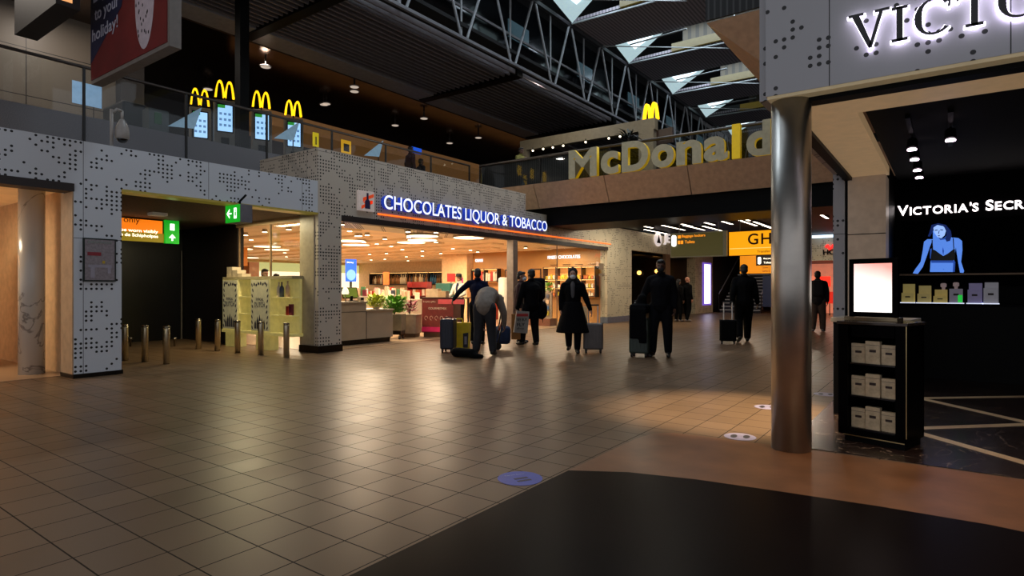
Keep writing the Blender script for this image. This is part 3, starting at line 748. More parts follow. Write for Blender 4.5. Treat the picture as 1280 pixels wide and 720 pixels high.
# security camera on its pole
b = pX(139.5, 183, -10.0); t = thing('security_camera', 'white dome security camera hanging from a short pole on the left shop roof', 'camera', (b.x, b.y, 3.352))
WHT = mat('white_plastic', '9a948e', .4)
MB().cone((0, 0, 0), (0, 0, .56), .022).build('pole', WHT, t, True)
MB().tube([(0, 0, .5), (0, .07, .58), (0, .14, .56), (0, .14, .42)], .02).build('arm', WHT, t, True)
MB().lathe([(.03, .44), (.05, .40), (.085, .32), (.095, .25), (.095, .16), (.08, .145)], (0, .14, 0)).build('housing', WHT, t, True)
MB().ball((0, .14, .15), (.075, .075, .06), 3).build('dome', mat('dome_black', '080808', .1), t, True)

# exit sign
t = thing('exit_sign', 'green exit sign with arrow on a black bracket below the perforated header', 'sign', (-10.17, 5.52, 2.39))
MB().box(0, .47, 0, .22, 0, .31, .008).build('housing', mat('sign_grey', '6c6a70', .5), t)
MB().box(.0, .46, -.006, .0, .005, .305).build('green_face', glow('exit_green', '10a020', .9), t)
WG = glow('exit_white', 'f0fff0', 2.0)
mb = MB(); mb.poly([(.05, -.007, .16), (.14, -.007, .24), (.14, -.007, .20)], .003, (0, -1, 0)); mb.poly([(.05, -.007, .16), (.14, -.007, .08), (.14, -.007, .12)], .003, (0, -1, 0)); mb.box(.08, .2, -.01, -.007, .148, .172); mb.build('arrow', WG, t)
mb = MB(); mb.box(.28, .36, -.010, -.007, .07, .25); mb.build('door_symbol', WG, t)
mb = MB(); mb.ball((.335, -.011, .205), (.016, .004, .016), 2).box(.31, .35, -.013, -.010, .11, .185); mb.build('running_figure', glow('exit_green', '10a020', .9), t)
MB().tube([(.28, .1, .31), (.28, .1, .38), (.50, .08, .46)], .018).build('bracket', BLACK, t)

# orange + green signs in recess
t = thing('hanging_sign', 'orange and white notice board hanging in the dark passage beside the small exit sign', 'sign', (-13.5, 0, 0))
a = pX(150, 272, -13.5); b = pX(205, 303.5, -13.5)
ya = a.y - 1.2
mid = b.z + (a.z - b.z) * .42
MB().box(-.1, -.004, ya, b.y, b.z, a.z).build('box', mat('sign_back', '4a3c10', .5), t)
MB().box(-.004, 0, ya, b.y - .03, mid, a.z).build('orange_face', glow('orange_face', 'f07812', 1.0), t)
MB().box(-.004, 0, ya, b.y, b.z, mid).build('olive_face', glow('olive_face', '8a7412', .75), t)
text('word', 'only', V((.001, pX(154.5, 290, -13.5).y, mid + .15)), FX, mat('sign_brown', '3a1408', .6), .30, .15, .003, t)
WT = glow('sign_white', 'fff2d8', 1.8)
text('line', 'passes must be worn visibly', V((.001, b.y - 1.42, b.z + .17)), FX, WT, 1.3, .085, .003, t, .012)
text('line', 'pas dragen van de Schipholpas', V((.001, b.y - 1.42, b.z + .075)), FX, WT, 1.3, .085, .003, t, .012)
MB().box(-.06, -.04, b.y - .3, b.y - .28, a.z, 2.72).build('rod', STEEL_D, t)
MB().box(-.06, -.04, b.y - .9, b.y - .88, a.z, 2.72).build('rod', STEEL_D, t)
t = thing('exit_sign', 'small upright green exit sign with up arrow in the dark passage', 'sign', (-13.45, 0, 0))
a = pX(206.5, 275, -13.45); b = pX(224, 305, -13.45)
MB().box(-.08, 0, a.y, b.y, b.z, a.z).build('green_face', glow('exit_green', '10a020', .9), t)
c = (a.y + b.y) / 2
mb = MB(); mb.poly([(.001, c - .07, b.z + .12), (.001, c, b.z + .20), (.001, c + .07, b.z + .12)], .003, (1, 0, 0)); mb.box(.001, .004, c - .015, c + .015, b.z + .06, b.z + .17); mb.build('arrow', WG, t)
MB().box(.001, .004, c - .045, c + .045, a.z - .21, a.z - .07).build('door_symbol', WG, t)
MB().box(-.05, -.03, c - .01, c + .01, a.z, 2.72).build('rod', STEEL_D, t)
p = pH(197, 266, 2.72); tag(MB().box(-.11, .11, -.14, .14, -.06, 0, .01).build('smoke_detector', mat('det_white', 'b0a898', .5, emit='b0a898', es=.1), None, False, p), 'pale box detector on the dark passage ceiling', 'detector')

# ---------------- shop sign
t = thing('shop_sign', 'white illuminated letters of the chocolates and liquor shop on the perforated front', 'sign', (XF, 8.77, 2.91))
BLS = glow('blue_letter_side', '1c3cb0', .55); LW = glow('letter_white', 'e6eeff', 1.15)
text('letters', 'CHOCOLATES LIQUOR & TOBACCO', V((.05, 0, 0)), FX, LW, 6.45, .36, .10, t, .006, BLS)
t = tag(MB().cone((XF + .012, 8.72, 2.86), (XF + .012, 19.7, 2.86), .016, .016, 8).build('neon_line', glow('orange_neon', 'ff6a1c', 1.6)), 'thin orange neon line under the shop letters', 'neon light')
t = thing('shop_emblem', 'square white emblem with navy bottle over an orange zigzag on the shop front', 'sign', (XF, 8.16, 2.88))
MB().box(-.01, .06, 0, .43, 0, .42, .006).build('tile', mat('emblem_white', 'b9a8a0', .5, emit='d8c8c0', es=.25), t)
mb = MB()
for pts in (((.07, .03), (.07, .10), (.37, .24), (.37, .17)), ((.11, .19), (.11, .27), (.40, .38), (.40, .31)), ((.11, .19), (.37, .24), (.37, .17), (.16, .15))):
    mb.poly([V((.061, y, z)) for y, z in pts], .002, (1, 0, 0))
mb.build('zigzag', mat('emblem_red', 'e04818', .5, emit='e04818', es=.4), t)
mb = MB(); mb.poly([V((.065, y, z)) for y, z in ((.16, .05), (.30, .05), (.30, .20), (.255, .25), (.255, .38), (.205, .38), (.205, .25), (.16, .20))], .003, (1, 0, 0)); mb.build('bottle', mat('emblem_navy', '1a1a4c', .5), t)

# ---------------- boutique letters (serif, black with white halo)
def serif(ch):
    """outlines in a unit box of height 1, list of polygons"""
    if ch == 'V': return .96, [[(.06, .94), (.24, .94), (.53, .12), (.46, .0)], [(.70, .94), (.79, .94), (.53, .02), (.46, .0), (.46, .06)], [(-.02, .94), (.34, .94), (.34, 1), (-.02, 1)], [(.60, .94), (.94, .94), (.94, 1), (.60, 1)]]
    if ch == 'I': return .40, [[(.12, 0), (.28, 0), (.28, 1), (.12, 1)], [(0, 0), (.4, 0), (.4, .07), (0, .07)], [(0, .93), (.4, .93), (.4, 1), (0, 1)]]
    if ch == 'T': return .80, [[(.32, 0), (.48, 0), (.48, 1), (.32, 1)], [(.2, 0), (.6, 0), (.6, .07), (.2, .07)], [(0, .93), (.8, .93), (.8, 1), (0, 1)], [(0, .78), (.05, .78), (.1, .94), (0, .94)], [(.75, .78), (.8, .78), (.8, .94), (.7, .94)]]
    P = []
    lo, hi, N = (.12, .88, 20) if ch == 'C' else (0, 1, 28)
    for i in range(N):
        q = []
        for k in (i, i + 1):
            a = 2 * math.pi * (lo + (hi - lo) * k / N)
            w = .055 + .13 * abs(math.cos(a)) ** 1.5
            q.append(((.47 + .47 * math.cos(a), .5 + .52 * math.sin(a)), (.47 + (.47 - w) * math.cos(a), .5 + (.52 - .06) * math.sin(a))))
        P.append([q[0][0], q[1][0], q[1][1], q[0][1]])
    if ch == 'C': P.append([(.78, .70), (.84, .70), (.86, .98), (.80, .86)])
    return .94, P
def serif_letter(ch, x, z, h, y, root):
    w, polys = serif(ch)
    def mk(grow, d0, d1):
        mb = MB()
        for P in polys:
            c = V((sum(a for a, _ in P) / len(P), sum(b for _, b in P) / len(P)))
            Q = []
            for a, b in P:
                d = V((a, b)) - c; L = d.length
                d = d * ((L + grow) / L)
                Q.append(V((x + (c.x + d.x) * h, y - d0, z + (c.y + d.y) * h)))
            mb.poly(Q, d1 - d0, (0, -1, 0))
        return mb
    mk(.045, .012, .045).build('halo', HALO, root)
    mk(0.0, .05, .065).build('letter', BLKL, root)
    return w * h
HALO = glow('halo_white', 'f2eaff', 3.2); BLKL = mat('letter_black', '0a060c', .3)
t = thing('boutique_sign', 'large black serif letters with white halo on the grey perforated boutique header', 'sign', (0, YF, 0))
for ch, x, h, z in (('V', -.57, .26, 2.955), ('I', -.315, .235, 2.965), ('C', -.185, .235, 2.965), ('T', .045, .235, 2.965), ('O', .255, .235, 2.965)):
    serif_letter(ch, x, z, h, 0, t)

# ---------------- giant letters on the bridge
t = thing('giant_letters', 'row of giant grey three dimensional letters standing on the footbridge edge', 'sign', (0, 15.06, 4.40))
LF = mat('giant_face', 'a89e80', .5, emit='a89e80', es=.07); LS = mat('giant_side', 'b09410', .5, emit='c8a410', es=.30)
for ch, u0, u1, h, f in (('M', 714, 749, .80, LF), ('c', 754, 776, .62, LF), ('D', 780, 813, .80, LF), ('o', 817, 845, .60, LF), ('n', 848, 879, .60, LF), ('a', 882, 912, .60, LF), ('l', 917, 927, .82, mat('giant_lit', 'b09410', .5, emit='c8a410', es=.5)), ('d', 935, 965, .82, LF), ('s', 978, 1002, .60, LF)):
    a = pY(u0, 200, 15.06); b = pY(u1, 200, 15.06)
    text('letter', ch, V((a.x, 0, .0)), FY, f, b.x - a.x, h * 1.02, .15, t, .035, LS)

p = pY(718, 213, 15.6)
t = thing('round_sign', 'red round sign standing behind the first giant letter', 'sign', (p.x, 15.6, 4.2))
MB().cone((0, -.03, .62), (0, .03, .62), .42, .42, 32).box(-.42, .42, -.03, .03, .05, .62).build('panel', mat('sign_red', '8c1420', .5, emit='8c1420', es=.25), t)
MB().box(-.3, .3, -.12, .12, 0, .05).build('base', STEEL_D, t)
p = pY(786, 168, 17.3); t = thing('potted_palm', 'dark spiky palm standing on the upper floor before the pale portal frame', 'plant', (p.x, 17.3, 4.2))
MB().lathe([(.22, 0), (.28, .5)], seg=20).build('pot', BLACK, t); MB().cone((0, 0, .4), (0, 0, 1.75), .05, .035).build('trunk', mat('trunk', '1c140e', .8), t)
mb = MB()
for i in range(22):
    a = i * 2.4; el = -.3 + 1.5 * ((i * 7) % 11) / 11; d = V((math.cos(a) * math.cos(el), math.sin(a) * math.cos(el), math.sin(el))); n = d.cross(V((0, 0, 1))).normalized() * .035
    b = V((0, 0, 1.75)); e = b + d * .55 - V((0, 0, .1)); m = b + d * .3 + V((0, 0, .03)); mb.poly([b, m + n, e, m - n])
mb.build('fronds', mat('frond_dark', '10180c', .6), t)
pb = None
for i, (u, v) in enumerate(((666, 183), (679, 181), (691, 180), (704, 177), (732, 170), (761, 168), (775, 166))):
    p = pY(u, v, 17.9)
    if pb is None:
        pb = thing('portal_bulb', 'tiny bare bulb under the pale portal frame on the upper floor', 'lamp', (p.x, 17.9, 6.3), 0, 'bulbs under the portal frame')
        MB().ball((0, 0, -.09), .035).build('bulb', glow('bulb_cream', 'fff0d0', 4), pb); MB().cone((0, 0, -.06), (0, 0, .02), .015).build('socket', BLACK, pb)
    else: copy_tree(pb, (p.x, 17.9, 6.3), 0)
# ---------------- arches
def arches(root, m, w=.62, h=.62, d=.16, side=None, O=V((0, 0, 0)), face=FX):
    mb = MB(); n = 14
    for s in (-1, 1):
        ou = []; inn = []
        for i in range(n + 1):
            k = -1 + 2 * i / n
            ou.append((s * w * .25 + k * w * .27, h * (1 - abs(k) ** 2.6)))
            inn.append((s * w * .25 + k * w * .16, max(0, h * .90 * (1 - abs(k) ** 2.6))))
        ou[0] = (ou[0][0], 0); ou[-1] = (ou[-1][0], 0)
        for i in range(n):
            q = [ou[i], ou[i + 1], inn[i + 1], inn[i]]
            mb.poly([V((x, y, 0)) for x, y in q], d, (0, 0, 1))
    mb.xf(Matrix.Translation(O) @ face)
    return mb.build('arches', m, root)
ARCH = glow('arch_yellow', 'ffc810', 1.5)
KG = mat('kiosk_grey', '6e675c', .4)
def screen_bits(root, sx, kind):
    bz = MB().box(.085, .09, -.19, .19, .93, 1.64).build('screen_bezel', BLKG, root); root = bz
    MB().box(.09, .094, -.165, .165, .96, 1.61).build('screen', glow('kiosk_screen', '9cc8f0', 1.25), root)
    mb = MB()
    for i in range(3):
        for j in range(3): mb.box(.094, .096, -.13 + j * .10, -.07 + j * .10, 1.08 + i * .14, 1.14 + i * .14)
    mb.build('menu_tiles', glow('kiosk_tiles', '5c84b0', .9), root)
    MB().box(.094, .097, -.165, .0, 1.53, 1.61).build('banner', glow('kiosk_banner', 'd8a810' if kind else '2c8c30', .9), root)
kl = [('order kiosk with lit screen and yellow arches, leftmost of the four', 250, 0), ('order kiosk with lit screen and yellow arches directly left of the black column', 281, 1),
      ('order kiosk with lit screen and yellow arches directly right of the black column', 327, 1), ('order kiosk with lit screen and yellow arches, rightmost of the four', 367, 1)]
for lab, u, k in kl:
    X = -15.7 if u == 250 else -14.6
    d = ray(u, 360); s = X / d.x; y = d.y * s
    t = thing('order_kiosk', lab, 'kiosk', (X, y, 4.2), math.radians(-24), 'self order kiosks on the upper floor')
    mb = MB(); mb.box(-.12, .08, -.25, .25, 0, 1.74, .03); mb.build('cabinet', KG, t)
    screen_bits(t, 0, k)
    MB().box(.085, .12, -.09, .09, .60, .80).build('card_reader', BLKG, t)
    MB().box(-.06, -.02, -.02, .02, 1.74, 1.85).build('mast', STEEL_D, t)
    arches(t, ARCH, .44, .42, .09, None, V((-.10, 0, 1.83)))
d = ray(815, 135); s = 19 / d.y
t = thing('arch_sign', 'lone yellow glowing arches on a post above the giant letters', 'sign', (d.x * s, 19, 4.2), math.radians(-10))
MB().box(-.1, .1, -.05, .05, 0, 2.66).build('post', STEEL_D, t)
arches(t, ARCH, .56, .58, .14, None, V((0, 0, 2.66)), FY)
MB().box(-.12, .7, .1, .2, 1.85, 2.35).build('panel', mat('brown_panel', '3a2a20', .5), t)

# upper floor: cabinet, dark box, counter, posters
t = thing('utility_cabinet', 'pale grey cabinet with green notice standing against the upper floor railing', 'cabinet', (0, 0, 0))
a = pX(186, 134, -13.3); b = pX(211, 165, -13.3)
MB().box(-13.6, -13.3, a.y, b.y, 4.2, a.z).build('body', mat('cab_grey', '4a5050', .5), t)
a2 = pX(193, 140, -13.3); b2 = pX(202, 156, -13.3); MB().box(-13.3, -13.29, a2.y, b2.y, b2.z, a2.z).build('notice', mat('notice_green', '12301c', .5, emit='1c4c2c', es=.2), t)
a = pX(152, 124, -13.9); b = pX(186, 165, -13.9)
tag(MB().box(-14.9, -13.9, a.y, b.y, 4.2, a.z, .06).build('waste_station', mat('dark_unit', '161412', .5)), 'large dark box unit beside the grey cabinet on the upper floor', 'waste station')
t = thing('food_counter', 'long upper floor food counter under a tan glowing canopy', 'counter', (-17, 0, 4.2))
MB().box(-.8, 0, 11, 26, 0, 1.1).build('counter_front', BLKG, t)
MB().box(-1.5, .3, 10.2, 26, 2.05, 2.5).build('canopy', mat('canopy_tan', '7a5634', .5, emit='96683a', es=.25), t)
MB().box(-1.5, -1.4, 11, 26, 1.1, 2.05).build('back_wall', mat('upper_brown', '2a1810', .5), t)
for u, v0, v1, w, c, lab in ((395, 165, 184, 7, 'd8c020', 'narrow yellow poster at the left end of the food counter'), (433, 174, 193, 12, 'e0a818', 'yellow poster with dark picture on the food counter')):
    a = pX(u - w / 2, v0, -15.6); b = pX(u + w / 2, v1, -15.6)
    t = thing('counter_poster', lab, 'poster', (-15.6, 0, 0))
    MB().box(-.03, 0, a.y, b.y, b.z, a.z).build('sheet', glow('poster_' + c, c, .55), t)
    MB().box(0, .004, a.y + .08, b.y - .08, b.z + .06, b.z + .3).build('picture', mat('poster_dark', '2a1408', .5), t)
    MB().box(-.02, -.01, (a.y + b.y) / 2 - .01, (a.y + b.y) / 2 + .01, 4.2, b.z).build('stand', STEEL_D, t)
for (u, v, X, lab) in ((362, 166, -13.2, 'left'), (236, 150, -13.2, 'far left'), (470, 188, -13.2, 'right')):
    p = pX(u, v, X); t = thing('sky_reflection_panel', 'pale blue pane painted as sky reflection behind the upper railing, %s one of three' % lab, 'screen', (X, p.y, p.z))
    MB().poly([V((0, -.42, -.22)), V((0, .12, -.16)), V((0, .28, .34))], .02, (-1, 0, 0)).build('pane', mat('pale_blue_pane', '7890a0', .3, emit='7898b0', es=.45), t)  # glowing triangle painted in for a reflection of the sky
    MB().box(-.03, -.01, .1, .12, 4.2 - p.z, .0).build('stand', STEEL_D, t)
a = pX(515, 183, -16.5); b = pX(527, 193, -16.5)
t = thing('display_screen', 'small bright blue screen above the upper floor counter', 'screen', (-16.5, 0, 0)); MB().box(-.05, 0, a.y, b.y, b.z, a.z).build('screen', glow('blue_screen_small', '1c50c8', .9), t); MB().box(-.04, -.02, a.y + .1, a.y + .13, 4.2, b.z).build('stand', STEEL_D, t)
a = pX(599, 182, -18); t = thing('exit_sign', 'tiny green exit sign high in the dark upper floor', 'sign', (-18, a.y, a.z)); MB().box(-.05, 0, 0, .45, 0, .2).build('green_face', glow('exit_green', '10a020', .9), t); MB().box(-.03, -.02, .2, .22, .2, 7.8 - a.z).build('rod', STEEL_D, t)
# upper ceiling lights
cl = None
for i, (u, v) in enumerate(((332, 73), (260, 102), (443, 105), (408, 121), (405, 122), (530, 140), (494, 149), (562, 172), (598, 165), (443, 99))):
    p = pH(u, v, 7.79) if v < 150 else pH(u, v, 7.79)
    if cl is None:
        cl = thing('ceiling_light', 'x', 'lamp', p, 0, 'round ceiling lamps over the upper floor')
        MB().lathe([(.03, -.22), (.03, 0)], seg=12).build('stem', STEEL_D, cl)
        MB().lathe([(.15, -.24), (.16, -.22), (.04, -.18)], seg=24).build('shade', mat('lamp_grey', '6a6460', .4), cl, True)
        MB().lathe([(.13, -.25), (.13, -.242)], seg=24).build('diffuser', glow('lamp_dim', 'c8b8a8', .8), cl)
        cl['label'] = 'round ceiling lamp of the dark upper floor hanging on a short stem'
    else: copy_tree(cl, p, 0)

# hanging advert box upper left
t = thing('hanging_advert', 'large hanging advert box with red and navy print and white dotted fruit', 'advert', (0, 3.9, 4.6))
MB().box(-11.35, -8.65, 0, .16, 0, 3.4).build('case', mat('advert_case', '77706a', .5), t)
MB().box(-11.33, -8.7, -.012, 0, .06, 3.35).build('print', mat('advert_red', '6a1414', .6, noise=.25, ns=1.5), t)
mb = MB(); mb.poly([V((x, -.016, z)) for x, z in ((-11.33, .32), (-10.15, .95), (-9.95, 1.5), (-9.95, 3.35), (-11.33, 3.35))], .003, (0, 1, 0)); mb.build('navy_field', mat('advert_navy', '10143c', .6), t)
mb = MB(); mb.ball((-9.38, -.014, .92), (.31, .006, .80), 4); mb.build('fruit', mat('advert_white', 'b4a8b0', .6, emit='b4a8b0', es=.03), t, True)
mb = MB()
for i in range(40):
    a = random.uniform(0, 6.28); q = math.sqrt(random.random()) * .9
    mb.ball((-9.38 + .31 * q * math.cos(a), -.021, .92 + .80 * q * math.sin(a)), (.016, .003, .03), 1)
mb.build('seed_pattern', mat('advert_seed', '100c10', .6), t)['kind'] = 'stuff'
TW = mat('advert_text', 'a0a0ac', .6, emit='8888a0', es=.06)
text('line', 'holiday!', V((-11.25, -.02, .60)), FY, TW, .98, .26, .003, t, .01)
text('line', 'to your', V((-11.15, -.02, .92)), FY, TW, .92, .22, .003, t, .01)
text('line', 'Enjoy', V((-11.2, -.02, 1.22)), FY, TW, .8, .25, .003, t, .01)
for x in (-11.0, -9.0): MB().box(x - .02, x + .02, .06, .10, 3.4, 7.6 - 4.6 + 4).build('hanger', STEEL_D, t)
t = thing('hanging_advert', 'dark hanging box with a small lit orange edge at the top left corner', 'advert', pH(62, 8, 5.4))
MB().box(-1.6, .25, .0, .3, -.02, 1.6).build('case', mat('case_dark', '1c1614', .5), t)
MB().box(.25, .26, .05, .2, .05, .5).build('lit_edge', glow('lit_orange', 'd89860', 1.2), t)
MB().box(-.5, -.46, .1, .14, 1.6, 6.0).build('hanger', STEEL_D, t)

# windows on the stone wall (reflected sky)
a = pX(90, 100, -17.2); b = pX(127, 136, -17.2)
struct('window_21', MB().box(-17.2, -17.19, a.y, b.y, b.z, a.z), mat('sky_window', '6c8aa8', .3, emit='7ca0c4', es=.5))

# hanging wayfinding signs
t = thing('wayfinding_sign', 'olive hanging sign for baggage lockers and toilets', 'sign', (0, 17.5, 0))
a = pY(838, 292, 17.5); b = pY(908, 320, 17.5)
MB().box(a.x, b.x, 0, .12, b.z, a.z).build('case', mat('sign_frame', '8a8468', .5, emit='8a8468', es=.12), t)
MB().box(a.x + .03, b.x - .1, -.01, 0, b.z + .03, a.z - .03).build('face', glow('olive_sign', '524c28', .5), t)
OR = glow('orange_text', 'f08c1c', 1.3)
mb = MB(); mb.box(a.x + .06, a.x + .19, -.016, -.01, a.z - .40, a.z - .06, .05); mb.build('bag_symbol', glow('sign_white2', 'f4f0e6', 1.8), t)
text('line', 'Baggage lockers', V((a.x + .36, -.012, a.z - .16)), FY, OR, .70, .10, .003, t, .012)
text('line', 'Toilets', V((a.x + .45, -.012, a.z - .32)), FY, OR, .30, .09, .003, t, .012)
mb = MB(); mb.box(a.x + .24, a.x + .33, -.016, -.01, a.z - .16, a.z - .07).box(a.x + .24, a.x + .31, -.016, -.01, a.z - .33, a.z - .23).box(a.x + .33, a.x + .40, -.016, -.01, a.z - .33, a.z - .23); mb.build('pictogram', OR, t)
for x in (a.x + .25, b.x - .25): MB().box(x - .012, x + .012, .05, .07, a.z, 3.66).build('rod', mat('rod_grey', '8c8880', .4), t)
t = thing('wayfinding_sign', 'bright yellow hanging gate sign with big dark letters', 'sign', (0, 18, 0))
a = pY(911, 290, 18); b = pY(1000, 320, 18); zt, zb = a.z, pY(911, 320, 18).z
YEL = glow('sign_yellow', 'f5a20e', 1.05); DKT = mat('sign_dark_text', '3c1c06', .6)
MB().box(a.x, b.x, 0, .14, zb, zt).build('case', mat('sign_case_y', 'a87814', .5), t)
MB().box(a.x + .01, b.x - .01, -.01, 0, zb + .01, zt - .01).build('face', YEL, t)
g = pY(935, 300, 18); h2 = pY(964, 300, 18)
text('letters', 'GH', V((g.x, -.012, zt - .40)), FY, DKT, h2.x - g.x, .32, .003, t, .014, None, 1.15)
MB().box(a.x + .03, b.x - .03, -.014, -.01, zb + .20, zb + .215).build('line', mat('sign_line', 'e8c060', .5, emit='ffdc80', es=1.0), t)
text('small_print', 'Transfer', V((g.x + .25, -.012, zb + .07)), FY, DKT, .36, .07, .003, t)
for x in (a.x + .3, b.x - .5): MB().box(x - .012, x + .012, .05, .07, zt, 3.66).build('rod', mat('rod_grey', '8c8880', .4), t)
t = thing('information_board', 'far orange information board with dark top right panel behind the walking man', 'sign', (0, 26, 0))
a = pY(925, 320, 26); b = pY(985, 343, 26); zt, zb = a.z, pY(925, 342, 26).z
MB().box(a.x, b.x, 0, .12, zb, zt).build('face', glow('board_orange', 'e0860e', .8), t)
c = pY(945, 330, 26)
MB().box(c.x, b.x, -.01, 0, zt - .42, zt).build('dark_panel', mat('board_brown', '1c0e08', .5), t)
mb = MB(); mb.box(c.x + .08, c.x + .2, -.018, -.01, zt - .36, zt - .07, .04); mb.build('bag_symbol', glow('sign_white2', 'f4f0e6', 1.8), t)
text('line', 'Baggage', V((c.x + .3, -.012, zt - .18)), FY, WT, .36, .08, .003, t, .01)
text('line', 'Toilets', V((c.x + .3, -.012, zt - .34)), FY, WT, .30, .08, .003, t, .01)
text('line', 'Gates C D', V((c.x + .25, -.012, zb + .20)), FY, DKT, .4, .08, .003, t)
text('line', 'Gates G H', V((c.x + .25, -.012, zb + .06)), FY, DKT, .4, .08, .003, t)
for x in (a.x + .05, b.x - .2): MB().box(x - .03, x + .03, .03, .09, 0, zb).build('post', STEEL_D, t)
MB().box(a.x + .9, b.x - .1, .02, .1, .5, zb - .1).build('blue_panel', mat('dark_blue_panel', '0c1838', .5, emit='102048', es=.1), t)
# cafe sign on bar front
t = thing('bar_sign', 'white letters and oval emblem of the bar on the perforated wall', 'sign', (XF, 0, 0))
a = pX(816, 307, XF); b = pX(826, 293, XF)
MB().ball((.05, (a.y + b.y) / 2, (a.z + b.z) / 2 + .02), (.03, .42, .30), 3).build('emblem', glow('sign_white3', 'c8bcb8', 1.0), t, True)
MB().poly([V((.085, (a.y + b.y) / 2 + y, (a.z + b.z) / 2 + z)) for y, z in ((-.2, -.14), (.2, -.14), (0, .2))], .01, (1, 0, 0)).build('triangle', BLACK, t)
a = pX(828, 306, XF); b = pX(837, 294, XF)
text('letters', 'JE.', V((.04, a.y, a.z)), FX, glow('sign_white3', 'c8bcb8', 1.0), b.y - a.y, .5, .06, t, .02)
# light panel
a = pX(878, 328, XF); b = pX(888, 382, XF)
t = thing('light_panel', 'tall narrow glowing white and violet panel on the far perforated wall', 'lightbox', (XF, 0, 0))
MB().box(.0, .05, a.y, b.y, .40, a.z).build('frame', mat('violet_frame', '6a50a8', .5, emit='7a5cd0', es=.8), t)
MB().box(.05, .056, a.y + .15, b.y - .15, .48, a.z - .08).build('diffuser', glow('panel_white', 'e4e0ff', 2.2), t)
# bar lamps
for u, v, lab in ((799, 341, 'left warm globe lamp glowing inside the dark bar'), (821, 339, 'right warm globe lamp glowing inside the dark bar')):
    p = pX(u, v, -11.6); t = thing('globe_lamp', lab, 'lamp', p, 0, 'globe lamps in the bar')
    MB().ball((0, 0, 0), .10, 3).build('bulb', glow('warm_bulb', 'ffb050', 5), t, True)
    MB().ball((0, 0, 0), .24, 3).build('globe', glass('smoked_globe', .12), t, True)
    MB().cone((0, 0, .22), (0, 0, 2.73 - p.z), .008).build('cord', BLACK, t)
# red shop sign
t = thing('far_shop_sign', 'small red script over black letters on the far right shop front', 'sign', (0, 30, 0))
a = pY(1029, 317, 30); b = pY(1044, 317, 30)
text('letters', 'HO', V((a.x, -.05, a.z - .05)), FY, BLACK, .50, .22, .04, t, .03)
mb = MB(); mb.tube([V((a.x + .1 + .08 * i, -.05, a.z + .28 + .1 * math.sin(i * 2.1))) for i in range(6)], .05); mb.build('red_script', glow('red_neon', 'f02c28', 1.6), t)
g = pY(1016, 292, 29.8); tag(MB().box(g.x, g.x + 1.0, 29.6, 29.72, 3.5, 3.62).build('strip_lamp', glow('strip_cold', 'c8e4ff', 2.2)), 'cold white strip lamp over the far right shop front', 'lamp')
for i, (u, v, w, h, c, lab) in enumerate(((1031, 352, .5, .5, 'e03020', 'red square poster in the far right shop'), (1018, 350, .3, .4, 'f08060', 'pale red poster in the far right shop'), (1037, 372, .45, .55, 'd82818', 'red bag display in the far right shop'))):
    p = pY(u, v, 32 - .25 * i); t = thing('shop_poster', lab, 'poster', p); MB().box(-w / 2, w / 2, 0, .03, -h / 2, h / 2).build('sheet', glow('poster_' + c, c, .8), t); MB().box(-.02, .02, .01, .02, -p.z, -h / 2).build('stand', STEEL_D, t)

# ceiling strip lamps of the hall
sl = None
for (u, v) in ((783, 287), (820, 289), (851, 279), (842, 284), (880, 277), (903, 276), (925, 271), (868, 284), (935, 278), (953, 280), (891, 285), (765, 291), (800, 281), (963, 284), (1027, 268)):
    p = pH(u, v, 3.62)
    if sl is None:
        sl = thing('strip_light', 'linear white ceiling lamp in the dark hall beyond the footbridge', 'lamp', p, 0, 'linear ceiling lamps of the far hall')
        MB().box(-.06, .06, -1.2, 1.2, -.02, .06).build('housing', BLACK, sl); MB().box(-.04, .04, -1.17, 1.17, -.03, -.02).build('tube', glow('tube_white', 'fff0dc', 4.5), sl)
    else: copy_tree(sl, p, 0)

# stairs
t = thing('staircase', 'dark staircase with pale step edges and white handrails at the far end', 'stairs', (-9.6, 31.6, 0))
for i in range(14): MB().box(.0, 2.0, i * .3, i * .3 + .32, i * .17, (i + 1) * .17).build('step', mat('step_dark', '161416', .6), t)
for i in range(14): MB().box(.0, 2.0, i * .3 - .012, i * .3, (i + 1) * .17 - .05, (i + 1) * .17).build('nosing', mat('step_edge_glow', '56504a', .5, emit='8a8078', es=.22), t)  # step edges glow in place of light catching them
for x in (-.05, 1.0, 2.05): MB().cone((x, 0, .95), (x, 4.0, 3.2), .03).build('handrail', mat('rail_white', '8a8c90', .4), t)
for x in (-.05, 2.05): MB().cone((x, .02, 0), (x, .02, .95), .025).build('rail_post', STEEL_D, t)

